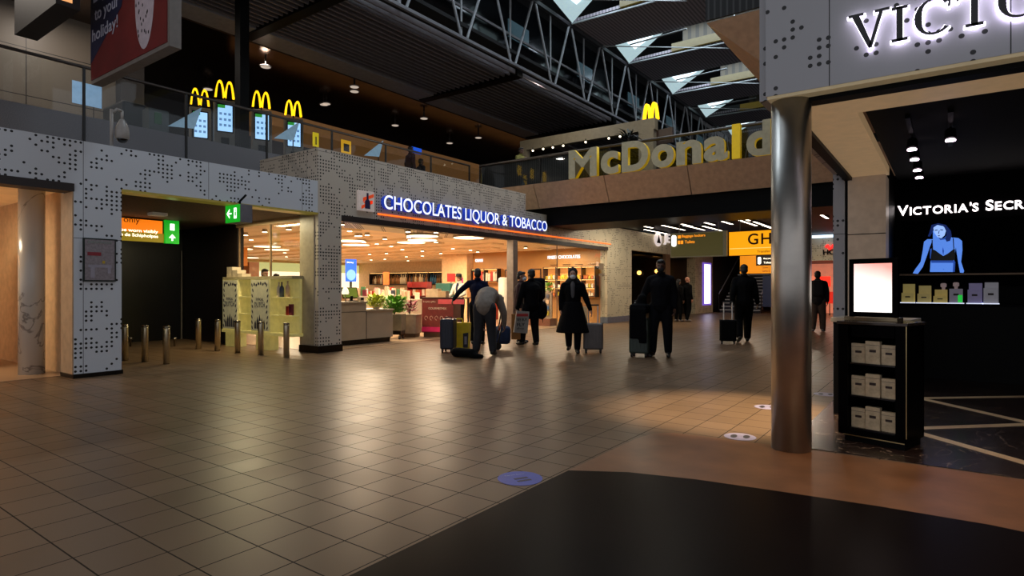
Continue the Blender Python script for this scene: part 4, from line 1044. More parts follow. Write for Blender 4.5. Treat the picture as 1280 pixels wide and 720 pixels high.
# floor stickers
p = fl(650, 598); t = thing('floor_sticker', 'round blue distance sticker on the tiles by the dark floor edge', 'sticker', (p.x, p.y, .0005), .0)
MB().lathe([(.150, 0), (.150, .0012)], seg=40).build('disc', mat('sticker_blue', '1c3fb0', .4), t)
text('line', 'Keep your distance', V((-.10, -.03, .0013)), FU, mat('sticker_pale', '8fa4d8', .5), .14, .02, .0006, t, 0, None, 1, 1.0)
mb = MB()
for k in range(2): mb.box(-.01 + k * .05, .02 + k * .05, -.045, .055, .0013, .0018, 0, Matrix.Rotation(-.5, 4, 'Z'))
mb.build('footprints', mat('sticker_dark', '0a1440', .5), t)
for (u, v, lab) in ((925, 546, 'pale floor sticker with dark footprints in front of the steel pillar'), (1032, 493, 'grey worn floor sticker between pillar and black display unit'), (959, 509, 'pale floor sticker partly hidden behind the steel pillar')):
    p = fl(u, v); t = thing('floor_sticker', lab, 'sticker', (p.x, p.y, .0005), .15)
    MB().lathe([(.13, 0), (.13, .0012)], seg=32).build('disc', mat('sticker_pale_disc', '9088a0', .4), t)
    mb = MB(); mb.ball((-.05, .0, .0013), (.028, .065, .0006), 2).ball((.05, .02, .0013), (.028, .065, .0006), 2); mb.build('footprints', mat('sticker_print', '20181c', .5), t)
# ================================================================ LUGGAGE
def suitcase(name, lab, loc, rz, w, d, h, m, handle=None, lean=0, wheels=True, seam=True):
    t = thing(name, lab, 'suitcase', loc, rz)
    L = Matrix.Rotation(lean, 4, 'X')
    sh = MB().box(-w / 2, w / 2, -d / 2, d / 2, .07, h, .035).xf(L).build('shell', m, t, False)
    if seam:
        MB().box(-w / 2 - .004, w / 2 + .004, -.012, .012, .075, h + .004, .006).xf(L).build('zip', mat('zip_black', '0a0a0a', .6), sh)
        mb = MB()
        for i in range(4): mb.box(-w / 2 + w * (.17 + .2 * i), -w / 2 + w * (.23 + .2 * i), -d / 2 - .006, -d / 2 + .01, .13, h - .07, .003)
        mb.xf(L).build('ribs', m, sh)
    for sx in (-1, 1):
        for sy in (-1, 1):
            wh = MB(); x = sx * (w / 2 - .05); y = sy * (d / 2 - .045)
            wh.cone((x - .016, y, .032), (x + .016, y, .032), .032, .032, 16).box(x - .022, x + .022, y - .02, y + .02, .045, .08, .004)
            wh.build('wheel', mat('wheel_black', '0c0c0c', .4), t)
    if handle:
        mb = MB(); hw = .09
        mb.cone((-hw, 0, h - .02), (-hw, 0, handle), .013).cone((hw, 0, h - .02), (hw, 0, handle), .013)
        th = mb.xf(L).build('telescopic_handle', mat('handle_alu', 'd8d4d0', .5, .0), t)
        MB().box(-hw - .02, hw + .02, -.015, .015, handle - .01, handle + .02, .008).xf(L).build('grip', mat('zip_black', '0a0a0a', .6), th)
    else:
        MB().tube([(-.07, 0, h), (-.06, 0, h + .03), (.06, 0, h + .03), (.07, 0, h)], .01).xf(L).build('carry_handle', mat('zip_black', '0a0a0a', .6), t)
    return t
p = fl(741.5, 441); suitcase('suitcase', 'silver grey hard suitcase with extended handle pulled by the woman in the long coat', p, .55, .38, .25, .58, mat('case_grey', '57504e', .4), .93)
p = fl(800, 446); t = suitcase('suitcase', 'dark green hard suitcase with a black coat over it beside the hooded man', p, .15, .36, .25, .72, mat('case_green', '2c3a33', .4), 1.02)
mb = MB(); mb.box(-.17, .17, -.17, .17, .80, .98, .06).box(-.15, .16, -.19, -.14, .34, .9, .02).box(.02, .17, -.185, -.14, .26, .5, .02).cap((0, 0, .9), (.04, 0, 1.08), .12, .09)
o = bake(mb, 'draped_coat', BLK, .015, None, 4); o.location = p; o.rotation_euler = (0, 0, .15); tag(o, 'black coat bundled over the green suitcase', 'coat')
p = fl(910, 430); suitcase('suitcase', 'black trolley case pulled by the man walking away', p, .3, .36, .25, .55, mat('case_black', '060607', .8, spec=.1), .95, -.0)
p = fl(560.5, 440); suitcase('suitcase', 'large navy blue hard suitcase left of the yellow bag', p, .55, .27, .42, .66, mat('case_navy', '10162a', .4), None)
# yellow bag
p = fl(575, 438); p = fl(577.5, 437)
t = thing('shopping_bag', 'bright yellow shopping bag between the navy suitcase and the bending person', 'bag', (p.x - .02, p.y - .02, 0), .5)
MB().poly([V((-.10, -.09, .0)), V((.18, -.09, .0)), V((.21, -.09, .56)), V((-.14, -.09, .56))], .16, (0, 1, 0)).build('bag', mat('bag_yellow', 'd8b80c', .5, noise=.15), t)
MB().tube([(-.08, -.06, .55), (-.06, -.06, .64), (.04, -.06, .64), (.06, -.06, .55)], .012).build('handle', mat('bag_yellow', 'b89a08'), t)
MB().poly([V((.07, -.096, .05)), V((.17, -.096, .05)), V((.18, -.096, .36)), V((.07, -.096, .34))], .004, (0, 1, 0)).build('dark_print', mat('bag_print', '20182a', .5), t)
MB().box(.10, .15, -.10, -.096, .12, .28).build('picture', mat('bag_picture', '8c8494', .5), t)
# black duffel on floor
p = fl(578, 447); mb = MB()
mb.cap((-.16, 0, .09), (.20, .03, .09), .09, .085).cap((.2, 0, .06), (.40, .06, .04), .06, .04)
o = bake(mb, 'duffel_bag', BLK, .015, None, 4); o.location = p; tag(o, 'black soft bag lying flat on the floor before the navy suitcase', 'bag')
# hand trolley + blue bag
p = fl(622, 437); t = thing('luggage_cart', 'folding luggage cart with black grips and red straps right of the bending person', 'cart', p, -.5)
FR = mat('cart_frame', '141414', .4)
MB().tube([(-.12, 0, .12), (-.02, .05, .55), (.12, .06, .98), (.05, .06, 1.04)], .016).build('frame', FR, t, True)
MB().tube([(.02, 0, .12), (.1, .05, .50), (.20, .06, .86), (.12, .06, .94)], .014).build('frame', FR, t, True)
MB().box(.0, .10, .02, .10, .98, 1.09, .01).build('grip', BLACK, t)
MB().tube([(.02, .03, .40), (.13, .05, .62)], .018).build('strap', mat('strap_red', '8a2418', .6), t)
for x in (-.14, .04): MB().cone((x, -.02, .075), (x + .03, -.02, .075), .075, .075, 20).build('wheel', mat('wheel_black', '0c0c0c', .4), t)
p = fl(628, 436); o = MB().box(-.17, .17, -.10, .10, .10, .48, .07).build('travel_bag', mat('bag_blue', '12284e', .7, noise=.25), None, True); o.location = p; o.rotation_euler = (0, 0, .6)
tag(o, 'dark blue travel bag standing on the cart right of the bending person', 'bag')
# carrier bag of the man, yellow paper bag, shoulder bag
p = fl(652, 434); t = thing('carrier_bag', 'white carrier bag with red band held by the man in the black coat', 'bag', (p.x, p.y, .32), toward(p) + .15)
MB().poly([V((-.17, 0, 0)), V((.13, 0, -.03)), V((.17, 0, .44)), V((-.10, 0, .46))], .10, (0, 1, 0)).build('bag', mat('bag_white', '8f8a84', .6), t)
mb = MB(); mb.box(-.11, .14, -.006, 0, .34, .40); mb.build('red_band', mat('bag_red', 'a02420', .6), t)
text('print', 'SEE BUY', V((-.10, -.006, .24)), FY, BLACK, .22, .06, .003, t, .01); text('print', 'FLY', V((-.10, -.006, .13)), FY, BLACK, .17, .07, .003, t, .01); text('print', 'shop', V((-.10, -.006, .05)), FY, BLACK, .15, .06, .003, t)
MB().tube([(-.07, .03, .44), (-.04, .03, .52), (.07, .03, .52), (.1, .03, .44)], .008).build('handle', BLACK, t)
p = fl(645, 432); t = thing('paper_bag', 'tan paper bag partly hidden behind the white carrier bag', 'bag', (p.x, p.y, .14), .6)
MB().box(-.10, .10, -.06, .06, 0, .56, .006).build('bag', mat('paper_tan', '8a5c28', .8), t); MB().tube([(-.05, 0, .56), (-.04, 0, .64), (.04, 0, .64), (.05, 0, .56)], .006).build('handle', BLACK, t)
d = ray(676, 397); s = 13.35; p = V((d.x * s, d.y * s, 0)); mb = MB(); mb.cap((0, 0, .72), (.02, 0, .86), .15, .13); mb.cap((-.05, 0, .86), (-.22, .02, 1.38), .02, .02).cap((.05, 0, .62), (.05, 0, .5), .015, .012)
o = bake(mb, 'shoulder_bag', BLK, .013, None, 3); o.location = (p.x, p.y, 0); tag(o, 'black shoulder bag hanging at the right side of the man in the black coat', 'bag')
d = ray(672, 365); s = 13.5; p = V((d.x * s, d.y * s, 0)); o = bake(MB().box(-.16, .18, -.10, .14, 1.0, 1.50, .08), 'backpack', BLK2, .014, None, 6); o.location = (p.x, p.y, 0); o.rotation_euler = (0, 0, .9); tag(o, 'dark backpack worn by the man in the black coat', 'backpack')
# far man backpack
p = fl(1022, 415); d = ray(1022, 360); q = V((d.x, d.y)).normalized(); o = bake(MB().box(-.17, .17, -.11, .11, 1.02, 1.50, .08), 'backpack', mat('pack_dark', '101216', .8), .014, None, 6)
o.location = (p.x - q.x * .24, p.y - q.y * .24, 0); o.rotation_euler = (0, 0, toward(p)); tag(o, 'dark backpack worn by the man walking away beside the steel pillar', 'backpack')

# ================================================================ SHOP THINGS
WOOD = mat('counter_wood', 'b0a088', .5, noise=.06, ns=4); WOODT = mat('counter_top', 'b4a48a', .35); WHITE = mat('white_lacquer', 'b8a892', .4)
t = thing('cash_desk', 'grey wood checkout desk just inside the shop entrance', 'counter', (-10.9, 8.3, 0))
MB().box(-.6, .25, 0, .75, .12, .93).build('tall_unit', WOOD, t); MB().box(-.6, .25, .75, 1.55, .12, .74).build('low_unit', WOOD, t)
MB().box(-.62, .28, -.02, .77, .93, .97, .005).build('worktop', WOODT, t); MB().box(-.62, .28, .77, 1.57, .74, .78, .005).build('worktop', WOODT, t)
MB().box(-.55, .2, .05, 1.5, .0, .12).build('plinth', STEEL_D, t)
mb = MB().box(.25, .256, .745, .755, .12, .74).box(.25, .256, .01, .75, .735, .742); mb.build('panel_joint', BLACK, t)
t = thing('till_monitor', 'tilted till screen with green display on the checkout desk', 'monitor', (-10.9, 8.84, .97), -.3)
MB().box(-.1, .1, -.1, .1, 0, .02).cone((0, 0, 0), (0, 0, .12), .03).build('stand', BLACK, t)
R = Matrix.Rotation(-.5, 4, 'Y')
MB().box(-.02, .0, -.19, .19, .08, .36, .005).xf(R).build('housing', BLACK, t); MB().box(.0, .004, -.17, .17, .10, .34).xf(R).build('screen', mat('till_green', '5a6a20', .4, emit='6a7c28', es=.5), t)
t = thing('desk_lamp', 'small white bell shaped lamp on the checkout desk beside the column', 'lamp', (-10.9, 8.66, .97))
MB().cone((0, 0, 0), (0, 0, .22), .012).build('stem', STEEL, t); MB().lathe([(.075, .16), (.08, .2), (.06, .27), (.02, .32)], seg=20).build('shade', glow('lamp_white', 'fff0d8', .9), t, True)
t = thing('card_terminal', 'small white card terminal on the checkout desk', 'card terminal', (-10.78, 9.0, .97)); MB().box(-.05, .05, -.06, .06, 0, .10, .01).build('body', WHITE, t); MB().box(.05, .054, -.04, .04, .03, .08).build('display', BLACK, t)
# plants
def plant(name, lab, loc, n, r, h, m, pot=None, cat='plant'):
    t = thing(name, lab, cat, loc)
    mb = MB()
    for i in range(n):
        a = random.uniform(0, 6.28); q = r * math.sqrt(random.random()); z = h * random.uniform(.05, 1.0)
        c = V((q * math.cos(a) * .5, q * math.sin(a) * .5, z * .5)); L = random.uniform(.08, .15)
        d = V((math.cos(a), math.sin(a), random.uniform(.2, 1.4))).normalized(); s = d.cross(V((0, 0, 1))).normalized() * L * .28
        b = V((q * math.cos(a), q * math.sin(a), z)); e = b + d * L
        mb.poly([b, b + d * L * .5 + s, e, b + d * L * .5 - s])
    mb.build('foliage', m, t)
    mb = MB()
    for i in range(6): a = i * 1.05; mb.cone((0, 0, -.02), (r * .5 * math.cos(a), r * .5 * math.sin(a), h * .8), .008, .004, 6)
    mb.build('stem', mat('stem_green', '2c3c14', .7), t)
    if pot: pot(t)
    return t
GRN = mat('leaf_green', '5c9c28', .5, noise=.5, ns=12); GRN2 = mat('leaf_lime', 'a8b830', .5, noise=.4, ns=12)
d = ray(493, 415); s = 14.95; pp = V((d.x * s, d.y * s, 0))
t = thing('planter', 'low grey planter box on castors beside the checkout desk', 'planter', pp, .5)
MB().box(-.24, .24, -.2, .2, .22, .62).build('box', mat('planter_grey', '8c8670', .5), t); MB().box(-.22, .22, -.18, .18, .12, .22).build('base', STEEL_D, t)
for sx in (-1, 1):
    for sy in (-1, 1): x = sx * .18; y = sy * .14; MB().cone((x - .02, y, .05), (x + .02, y, .05), .05, .05, 16).build('castor', mat('castor_chrome', '6a6a6c', .3, .8), t)
plant('potted_plant', 'bushy green plants filling the grey planter on castors', (pp.x, pp.y, .62), 520, .27, .40, GRN)
plant('potted_plant', 'lime green plant standing on the low part of the checkout desk', (-10.9, 9.55, .80), 240, .18, .26, GRN2, lambda t: MB().lathe([(.07, -.02), (.09, .1)], seg=16).build('pot', WHITE, t))
pt = pY(686, 362, 17.4); plant('potted_plant', 'small green plant above the souvenir stand behind the couple', (pt.x, 17.4, 1.12), 70, .16, .3, GRN, lambda t: MB().lathe([(.07, -.02), (.09, .1)], seg=16).build('pot', WHITE, t))
# white island displays
def island(lab, u, s, w, d_, h, rz=0, m=WHITE):
    d = ray(u, 360); p = V((d.x * s, d.y * s, 0)); t = thing('display_table', lab, 'display table', p, rz)
    MB().box(-w / 2, w / 2, -d_ / 2, d_ / 2, .1, h).build('body', m, t); MB().box(-w / 2 + .03, w / 2 - .03, -d_ / 2 + .03, d_ / 2 - .03, .006, .1).build('plinth', mat('plinth_tan', '6a4c30', .5), t)
    MB().box(-w / 2 - .015, w / 2 + .015, -d_ / 2 - .015, d_ / 2 + .015, h, h + .03).build('top', m, t)
    return t, p
t, p1 = island('low white display block with flowers behind the planter', 512, 15.6, .5, .4, .56, .4)
plant('flower_bunch', 'bunch of pink and red flowers on the white display block', (p1.x, p1.y, .60), 90, .16, .3, mat('flower_mix', '8a4050', .6, noise=.9, ns=20), None, 'flowers')
t, p2 = island('white display block further back near the red table', 529, 18.5, .5, .5, .75, .4)
t, p3 = island('long white counter in the middle of the shop covered with goods', 488, 20.6, 2.6, .7, .98, .0)
t, p4 = island('white table with red packets in front of the bottle shelves', 503, 17.2, 1.0, .6, .92, .1)
t, p5 = island('low cream table with boxes left of the staff counter', 462, 18.0, 1.2, .6, 1.0, .3)
pal = ['b03020', 'd0b090', 'c86a30', '404c60', 'b8a020', 'e0d0b8', '6a2030', '2a5a8a', '4a7a50', 'e0a0a0']
GM = [mat('pack_' + c, c, .5) for c in pal]
_protos = {}
def packet(kind, m, lab, loc, rz, group, w=.1, d=.06, h=.16, parent=None):
    key = (kind, m.name, round(w, 3), round(h, 3))
    if key not in _protos:
        if kind == 'bottle':
            r = w / 2
            me = MB().lathe([(r, 0), (r, h * .55), (r * .8, h * .66), (r * .32, h * .76), (r * .32, h * .95), (r * .38, h * .95), (r * .38, h)], seg=12)
            o = me.build('bottle', m, None, True)
        else: o = MB().box(-w / 2, w / 2, -d / 2, d / 2, 0, h, .004).build({'box': 'gift_box', 'packet': 'packet', 'carton': 'carton', 'chocolate': 'chocolate_box'}[kind], m)
        _protos[key] = o
    else:
        o = _protos[key].copy(); C.objects.link(o)
    o.location = loc; o.rotation_euler = (0, 0, rz)
    tag(o, lab, {'bottle': 'bottle', 'chocolate': 'chocolate box'}.get(kind, 'box'), group)
    return o
cn = {'b03020': 'red', 'd0b090': 'beige', 'c86a30': 'orange', '404c60': 'grey blue', 'b8a020': 'yellow', 'e0d0b8': 'cream', '6a2030': 'wine red', '2a5a8a': 'blue', '4a7a50': 'green', 'e0a0a0': 'pink'}
def scatter(p, w, dp, h, rz, n, where, group):
    for i in range(n):
        x = -w / 2 + w * (i + .5) / n; y = random.uniform(-dp / 3, dp / 3); k = random.choice((0, 1, 1, 2, 5, 5, 5, 6, 9, 8, 3))
        q = V((p.x + x * math.cos(rz) - y * math.sin(rz), p.y + x * math.sin(rz) + y * math.cos(rz), h + .03))
        packet(random.choice(('box', 'packet')), GM[k], '%s goods packet on the %s' % (cn[pal[k]], where), q, rz + random.uniform(-.3, .3), group, random.uniform(.08, .16), .08, random.uniform(.12, .3))
scatter(p3, 2.5, .6, .98, 0, 18, 'long white counter in mid shop', 'goods on the long white counter')
scatter(p4, .95, .5, .92, .1, 8, 'white table before the bottle shelves', 'goods on the white table')
scatter(p5, 1.1, .5, 1.0, .3, 8, 'low cream table', 'goods on the cream table')
scatter(p2, .45, .4, .75, .4, 4, 'white block near the red table', 'goods on the white block')
# blue screen totem, orange totem
def totem(lab, u, v0, v1, X, w, m, extra=None):
    d = ray(u, 360); s = X / d.x; y = d.y * s; z1 = H + (360 - v0) / F * s; z0 = H + (360 - v1) / F * s
    t = thing('display_totem', lab, 'screen', (X, y, 0), -.35)
    MB().box(-.05, 0, -w / 2, w / 2, z0, z1, .005).build('panel', m, t); MB().box(-.05, -.02, -.03, .03, .02, z0).build('pole', STEEL, t); MB().box(-.15, .1, -.15, .15, .006, .02).build('base', STEEL_D, t)
    return t, z0, z1
t, z0, z1 = totem('bright blue vertical screen near the checkout desk', 439, 324, 352, -13.2, .30, glow('totem_blue', '1e56d8', 1.2))
text('line', 'Gift shop', V((.004, -.12, z1 - .12)), FX, glow('sign_white2', 'f4f0e6', 1.8), .18, .05, .003, t)
MB().ball((.0, 0, z0 + .18), (.006, .13, .15), 3).build('glow_patch', glow('totem_pale', '6a9ce8', 1.1), t, True)
totem('narrow orange vertical sign in the middle of the shop', 483, 340, 356, -16.5, .22, mat('totem_orange', 'c05a24', .5, emit='d06a30', es=.4))
# bottle shelving at the back wall
def shelf_unit(name, lab, x0, x1, y, d_, zs, z0, z1, m, back, bays=1):
    t = thing(name, lab, 'shelf', (x0, y, 0))
    W = x1 - x0
    MB().box(0, W, -.03, 0, z0, z1).build('back_panel', back, t)
    for z in zs: MB().box(0, W, -d_, -.03, z - .025, z).build('shelf_board', m, t)
    MB().box(0, W, -d_, -.03, z1 - .03, z1).build('top_board', m, t)
    if bays > 1:
        for z in list(zs[1:]) + [z1]: MB().box(.02, W - .02, -d_ + .01, -d_ + .04, z - .04, z - .028).build('added_shelf_glow', glow('added_shelf_glow', 'ffc070', 4.0), t)  # glowing strips added under the boards to brighten the goods
    for i in range(bays + 1): MB().box(W * i / bays - .015, W * i / bays + .015, -d_, -.03, z0, z1).build('upright', m, t)
    return t
DW = mat('shelf_dark', '1c0f0a', .5)
shelf_unit('display_shelf', 'long dark wall shelf full of bottles at the back of the shop', -27.5, -18.0, 23.99, .4, (1.50,), 1.45, 2.15, DW, mat('shelf_back_dark', '2a1810', .5), 6)
BM = [mat('btl_' + c, c, .4) for c in ('7a5a34', 'd8c8a0', '9a6a3c', '50545c', 'e0d4b8', '2c6a9a')]
bn = ['brown', 'cream', 'amber', 'dark', 'pale', 'blue']
for i in range(56):
    k = 5 if 26 < i < 31 else random.randrange(5)
    packet('bottle', BM[k], '%s bottle on the long dark shelf at the back of the shop' % bn[k], (-27.3 + i * .165, 23.75, 1.50), 0, 'bottles on the back shelf', .15, .1, random.choice((.44, .5, .54)))
tag(MB().box(-29, -17.8, 23.5, 23.95, .0, 1.2).build('back_counter', mat('back_counter', 'b09068', .5)), 'pale long counter below the bottle shelf at the back', 'counter')
# glowing green-white counter at left back
t = thing('lit_wall_panel', 'glowing pale green and white wall behind the customers', 'lightbox', (-28.98, 15.0, 0))
MB().box(0, .06, 1.1, 9.0, 2.15, 2.62).build('green_panel', glow('lit_green', 'c0c888', .8), t); MB().box(0, .06, 0, 9.0, 1.0, 2.15).build('white_panel', glow('lit_white', 'fff0d0', 1.2), t)
d = ray(300, 325); s = -20 / d.x
yb0, yb1, yc0, yc1 = pX(297, 330, -20).y, pX(309.5, 330, -20).y, pX(311.5, 330, -20).y, pX(324, 330, -20).y
tag(MB().box(-20.1, -20, yb0, yb1, 2.05, 2.70).build('hanging_board', mat('board_amber', 'b86a1c', .5, emit='c0701c', es=.3)), 'hanging orange board deep in the shop seen through the side window', 'board')
tag(MB().box(-20.4, -20, yc0, yc1, .006, 2.2).build('wood_cabinet', mat('cab_wood', '8a5a34', .5)), 'brown wooden cabinet beside the orange board deep in the shop', 'cabinet')
# red promo table
d = ray(550, 400); s = 15.6; p = V((d.x * s, d.y * s, 0)); rz = toward(p) * .5
t = thing('promotion_table', 'red promotion table with white print and pink strip in the shop entrance', 'table', p, rz)
RD = mat('promo_red', '6e2018', .5, noise=.15)
MB().box(-.40, .46, -.25, .3, .12, 1.0).build('body', RD, t); MB().box(-.37, .43, -.2, .27, .006, .12).build('plinth', mat('plinth_tan', '6a4c30', .5), t)
MB().box(-.402, .462, -.256, -.25, .15, .27).build('pink_strip', mat('promo_pink', 'c01850', .5, emit='c01850', es=.15), t)
MB().box(-.42, .75, -.27, .32, 1.0, 1.03).build('top', mat('promo_top', '3c1812', .4), t)
MB().box(.05, .75, -.262, -.252, .86, .98).build('pink_band', mat('promo_coral', 'c84848', .5, emit='d05050', es=.2), t)
MB().box(.68, .72, .2, .24, .006, 1.0).build('leg', STEEL_D, t)
PT = mat('promo_text', 'c8a890', .6, emit='c8a890', es=.15)
text('print', 'GOURMETMIX', V((-.22, -.256, .72)), FY, PT, .5, .055, .003, t)
text('print', 'Enjoy gifts', V((-.36, -.256, .89)), FY, PT, .34, .05, .003, t)
for i in range(5):
    x = -.28 + i * .14; mb = MB()
    for k in range(10):
        a = k * .52; mb.box(x + .04 * math.cos(a) - .006, x + .04 * math.cos(a) + .006, -.258, -.25, .50 + .05 * math.sin(a) - .006, .50 + .05 * math.sin(a) + .006)
    mb.build('ring_print', PT, t)
for i, (x, y, w, h, c, lab) in enumerate(((-.18, 0, .34, .22, 'd8b890', 'large cream carton on the red promotion table'), (.10, -.05, .22, .16, 'd0a878', 'small cream carton on the red promotion table'))):
    q = V((p.x + x * math.cos(rz), p.y + x * math.sin(rz), 1.03)); packet('carton', mat('carton_' + c, c, .6), lab, q, rz, None, w, .24, h)
for i, (u, v, c, w, h, lab) in enumerate(((564, 347, 'd02018', .26, .26, 'red square sign behind the promotion table'), (575, 352, 'c01868', .20, .26, 'pink square sign beside the red square sign'))):
    d = ray(u, v); s = 19.0; q = V((d.x * s, d.y * s, H + d.z * s)); t = thing('price_sign', lab, 'sign', q, toward(q)); MB().box(-w / 2, w / 2, 0, .02, -h / 2, h / 2).build('board', mat('ps_' + c, c, .5, emit=c, es=.35), t); MB().box(-.015, .015, .0, .015, -q.z + .006, -h / 2).build('pole', STEEL, t)
# red shelves in mid shop
d = ray(527, 365); s = 17.8; q = V((d.x * s, d.y * s, 0)); t = thing('shelf_rack', 'dark red shelf rack with packets left of the shop assistant', 'shelf', q, .2)
MB().box(-.35, .35, -.02, .02, .05, 1.45).build('back_panel', mat('rack_red', '701a14', .5), t)
for z in (.3, .7, 1.05, 1.3): MB().box(-.35, .35, -.24, -.02, z - .02, z).build('shelf_board', mat('rack_red', '701a14', .5), t)
for x in (-.35, .33): MB().box(x, x + .02, -.24, .02, .006, 1.45).build('side', mat('rack_red', '701a14', .5), t)
for z in (.7, 1.05):
    for i in range(6): packet('packet', GM[(0, 5, 2)[i % 3]], ('red', 'cream', 'orange')[i % 3] + ' packet on the dark red shelf rack', (q.x + math.cos(.2) * (-.28 + i * .11) + .03, q.y - .13 + math.sin(.2) * (-.28 + i * .11), z), .2, 'packets on the red rack', .09, .06, .18)
d = ray(556, 354); s = 18.6; q = V((d.x * s, d.y * s, 0)); tag(MB().box(q.x - .3, q.x + .3, q.y - .1, q.y + .1, 1.1, 1.42, .02).box(q.x - .3, q.x + .3, q.y - .1, q.y + .1, .006, 1.1).build('display_fridge', mat('teal_unit', '2a5a50', .4)), 'teal fronted unit behind the shop assistant', 'cabinet')
# cigars wall
t = shelf_unit('display_shelf', 'amber lit wall shelf with orange and white cartons under the cigars letters', -16.05, -14.7, 19.5, .3, (1.56,), 1.5, 2.06, DW, glow('amber_back', 'd88a44', .8), 2)
for i in range(10): k = (2, 2, 2, 0, 5)[i % 5] if i < 5 else (5, 5, 0, 5, 5)[i % 5]; packet('carton', GM[k], '%s carton on the amber shelf under the cigars letters' % cn[pal[k]], (-15.95 + i * .13, 19.33, 1.56), 0, 'cartons on the cigars shelf', .11, .1, random.choice((.3, .34, .38)))
text_r = thing('shop_lettering', 'small white glowing cigars letters on the amber wall', 'sign', (-16.05, 19.5, 2.36)); text('letters', 'CIGARS', V((0, -.01, 0)), FY, LW, .40, .12, .03, text_r, .0)
tag(MB().box(-15.6, -14.7, 19.0, 19.49, .0, 1.0).build('red_counter', mat('red_counter', '8a2a20', .5)), 'dark red counter under the cigars shelf', 'counter')
for i in range(4): packet('box', GM[0], 'red box on the counter under the cigars shelf', (-15.4 + i * .2, 19.2, 1.0), 0, 'red boxes on the cigars counter', .16, .12, random.choice((.2, .3)))
a = pY(631, 337, 19.46); b = pY(645, 350, 19.46); t = thing('picture_frame', 'framed square picture on the amber wall beside the silver post', 'picture', (0, 19.47, 0)); MB().box(a.x, b.x, 0, .03, b.z, a.z).build('frame', DW, t); MB().box(a.x + .05, b.x - .05, -.004, 0, b.z + .05, a.z - .05).build('sheet', mat('pic_tan', 'a06a3c', .5), t)
a = pY(664, 336, 19.46); b = pY(676, 352, 19.46); t = thing('picture_frame', 'framed panel with gold lettering behind the couple', 'picture', (0, 19.47, 0)); MB().box(a.x, b.x, 0, .03, b.z, a.z).build('frame', DW, t); MB().box(a.x + .05, b.x - .05, -.004, 0, b.z + .05, a.z - .05).build('sheet', mat('pic_gold', 'b87c30', .5), t)
# chocolates wall
t = shelf_unit('display_shelf', 'wide amber shelf wall of chocolate boxes under the chocolates letters', -12.45, -10.25, 19.5, .34, (.98, 1.28, 1.60), .94, 2.06, DW, glow('amber_back', 'c87838', .5), 4)
for z, nm in ((.98, 'bottom'), (1.28, 'middle'), (1.60, 'top')):
    for i in range(20):
        k = random.choice((2, 4, 2, 1, 5)); k2 = cn[pal[k]]
        packet('chocolate', GM[k], '%s chocolate box on the %s row of the amber shelf wall' % (k2, nm), (-12.38 + i * .109, 19.30, z), random.uniform(-.2, .2), 'chocolate boxes on the %s row' % nm, .085, .06, random.choice((.12, .15, .18)))
text_r = thing('shop_lettering', 'white glowing chocolates letters high on the amber wall', 'sign', (-12.45, 19.5, 2.38)); text('letters', 'FINEST CHOCOLATES', V((0, -.01, 0)), FY, LW, 1.42, .125, .03, text_r, .0)
for i, s_ in enumerate(('CHOCOLATE', 'TRUFFLES', 'PRALINES', 'COOKIES')):
    tr = thing('shelf_lettering', 'small dark heading reading %s above the chocolate shelves' % s_.lower(), 'sign', (-12.35 + i * .55, 19.5, 2.12)); text('letters', s_, V((0, -.008, 0)), FY, mat('heading_dark', '3a2010', .6), .34, .045, .01, tr)
tag(MB().box(-12.5, -11.9, 17.1, 17.8, .006, .5).build('souvenir_plinth', mat('souv_brown', '6a3a24', .5)), 'brown plinth under the souvenir stand behind the couple', 'plinth')
t = thing('souvenir_stand', 'souvenir stand hung with colourful magnets behind the couple', 'stand', (-11.15, 16.9, 0))
MB().box(-.55, .5, .0, .05, .25, 1.12).build('board', mat('souv_board', '8c7c68', .6, noise=.4, ns=14), t); MB().box(-.55, .5, -.1, .3, .006, .25).build('base', mat('souv_brown', '6a3a24', .5), t)
for i in range(6):
    for j in range(4):
        k = random.randrange(10); packet('packet', GM[k], '%s souvenir magnet on the stand behind the couple' % cn[pal[k]], (-11.15 - .5 + i * .17, 16.88, .36 + j * .19), 0, 'souvenirs on the stand', .11, .03, .13)
t = thing('display_cabinet', 'white cabinet with glass case against the shop window right of the woman', 'cabinet', (-10.55, 18.3, 0))
MB().box(-.25, .2, -.35, .5, .006, .62).build('body', WHITE, t); MB().box(-.2, .15, -.3, .45, .62, 1.1).build('glass_case', GLASS, t); MB().box(-.2, .15, -.3, .45, 1.1, 1.13).build('lid', WHITE, t)
for v0, v1, lab in ((329, 337, 'upper grey notice stuck on the shop glass beside the far column'), (342, 345, 'lower small notice stuck on the shop glass beside the far column')):
    a = pX(749, v0, -9.99); b = pX(755, v1, -9.99); tag(MB().box(-10.006, -10.002, a.y, b.y, b.z, a.z).build('paper_notice', mat('notice_grey', '7a6a58', .6)), lab, 'notice')
d = ray(633, 380); s = 17.9; q = V((d.x * s, d.y * s, 0)); t = thing('display_pillar', 'white round illuminated display pillar left of the silver post', 'pillar', q)
MB().lathe([(.24, .02), (.24, 1.55), (.20, 1.58)], seg=32).build('drum', mat('drum_white', 'd8c8ac', .4, emit='ffe8c8', es=.25), t, True); MB().lathe([(.25, .006), (.25, .05)], seg=32).build('base', STEEL_D, t)

